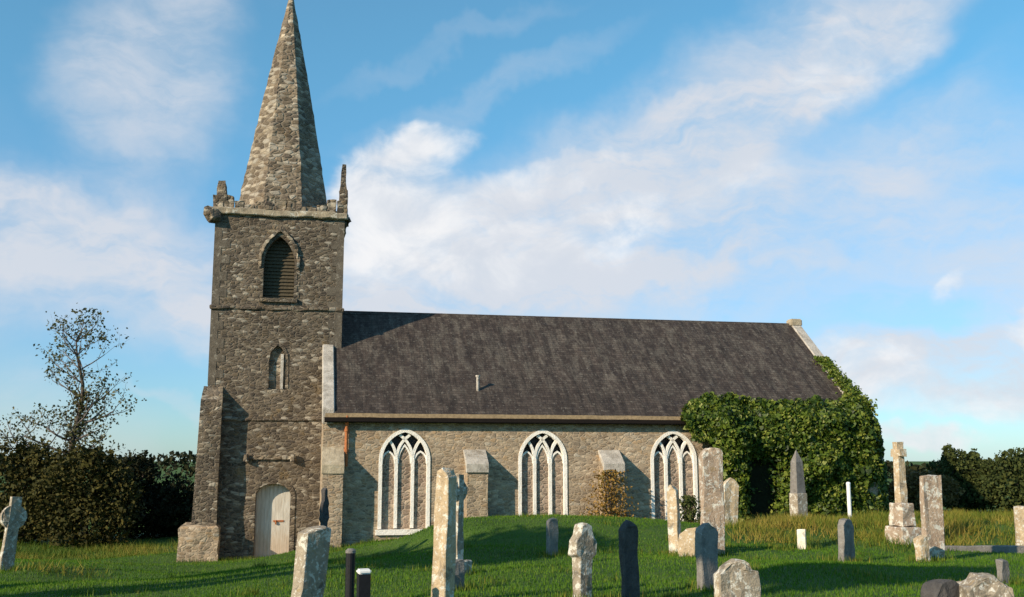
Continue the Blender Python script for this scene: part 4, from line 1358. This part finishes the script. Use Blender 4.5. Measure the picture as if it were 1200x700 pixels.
def wild_zone(x, y):
    bank = np.clip((x - 5.6) / 1.5, 0, 1) * np.clip((y - 27.0 - 0.7 * np.sin(x * 1.1) - 0.4 * np.sin(x * 3.1)) / 1.8, 0, 1)
    left = np.clip((-x - 13) / 1.5, 0, 1) * np.clip((y - 38) / 2, 0, 1)
    lump = 0.9 * np.exp(-((x + 11.8) / 0.9) ** 2 - ((y - 27.5) / 0.8) ** 2)
    return np.clip(bank + left * 0.8 + lump, 0, 1)


def fov(x, y): return (np.abs(x) < 0.56 * y + 1.5)


g = blades('grass', 520000, (-22, 22), (10.5, 43), 0.052, 0.022, 'lawn', lambda x, y: fov(x, y) * (1 - 0.85 * wild_zone(x, y)) * np.clip(20 / y, 0.35, 1))
tag(g, 'short bright green lawn between the graves', 'grass', None, 'stuff')
def patch(x, y):
    return 0.5 + 0.5 * np.sin(x * 1.5 + 2.2 * np.sin(y * 0.9 + 0.7 * x)) * np.cos(y * 1.6 + 1.4 * np.sin(x * 0.8))


g = blades('wild_grass', 260000, (-22, 24), (24, 46), 0.25, 0.026, 'wild', lambda x, y: fov(x, y) * wild_zone(x, y) * (0.25 + 0.75 * patch(x, y)), 1.2,
           lambda x, y: np.clip(0.14 + 0.70 * patch(x * 0.6 + 3, y * 0.7) - 0.25 * (x < 0) + RNG.normal(0, 0.2, len(x)), 0, 1), lambda x, y: 0.45 + 0.9 * patch(x, y))
tag(g, 'tall yellowing wild grass on the bank and along the hedge', 'grass', None, 'stuff')


# longer tufts where the mower does not reach: round every stone and here and there on the lawn
feet = [(o.location.x, o.location.y) for o in bpy.data.objects if o.parent is None and o.get('group') == 'weathered stones of the old graveyard']
feet += [(o.location.x, o.location.y) for o in bpy.data.objects if o.parent is None and o.get('category') in ('bollard', 'post', 'monument')]
fx = []; fy = []
for x, y in feet:
    n = 170; a = RNG.uniform(0, 6.283, n); r = 0.16 + np.abs(RNG.normal(0, 0.20, n))
    fx.append(x + r * np.cos(a)); fy.append(y + r * np.sin(a))
for _ in range(90):
    y = RNG.uniform(12, 36); x = RNG.uniform(-0.5 * y, 0.5 * y); n = RNG.integers(20, 90); r = RNG.uniform(0.06, 0.30)
    fx.append(x + RNG.normal(0, r, n)); fy.append(y + RNG.normal(0, r, n))
for s0, s1, d0 in ((0.0, 14.5, -0.75), (-4.9, 0.0, DT - 0.9)):
    n = 1500; ss_ = RNG.uniform(s0, s1, n); dd_ = d0 + np.abs(RNG.normal(0, 0.25, n))
    fx.append(CX + ss_ * E_[0] + dd_ * N_[0]); fy.append(CY + ss_ * E_[1] + dd_ * N_[1])
fx = np.concatenate(fx); fy = np.concatenate(fy); n = len(fx)
fz = ground_np(fx, fy); hh = RNG.uniform(0.05, 0.19, n); a = RNG.uniform(0, 6.283, n); ld = RNG.uniform(0, 6.283, n); lm = 0.5 * RNG.random(n) * hh
ca, sa = np.cos(a) * 0.012, np.sin(a) * 0.012
V = np.stack([np.stack([fx - ca, fy - sa, fz - 0.02], -1), np.stack([fx + ca, fy + sa, fz - 0.02], -1),
              np.stack([fx + np.cos(ld) * lm, fy + np.sin(ld) * lm, fz + hh], -1)], 1).reshape(-1, 3)
g = np_mesh('grass_tufts', V, n, M['wild'], None, np.clip(RNG.normal(0.22, 0.2, n), 0, 1), corners=3)
tag(g, 'longer tufts of grass round the stones and along the church walls', 'grass', None, 'stuff')
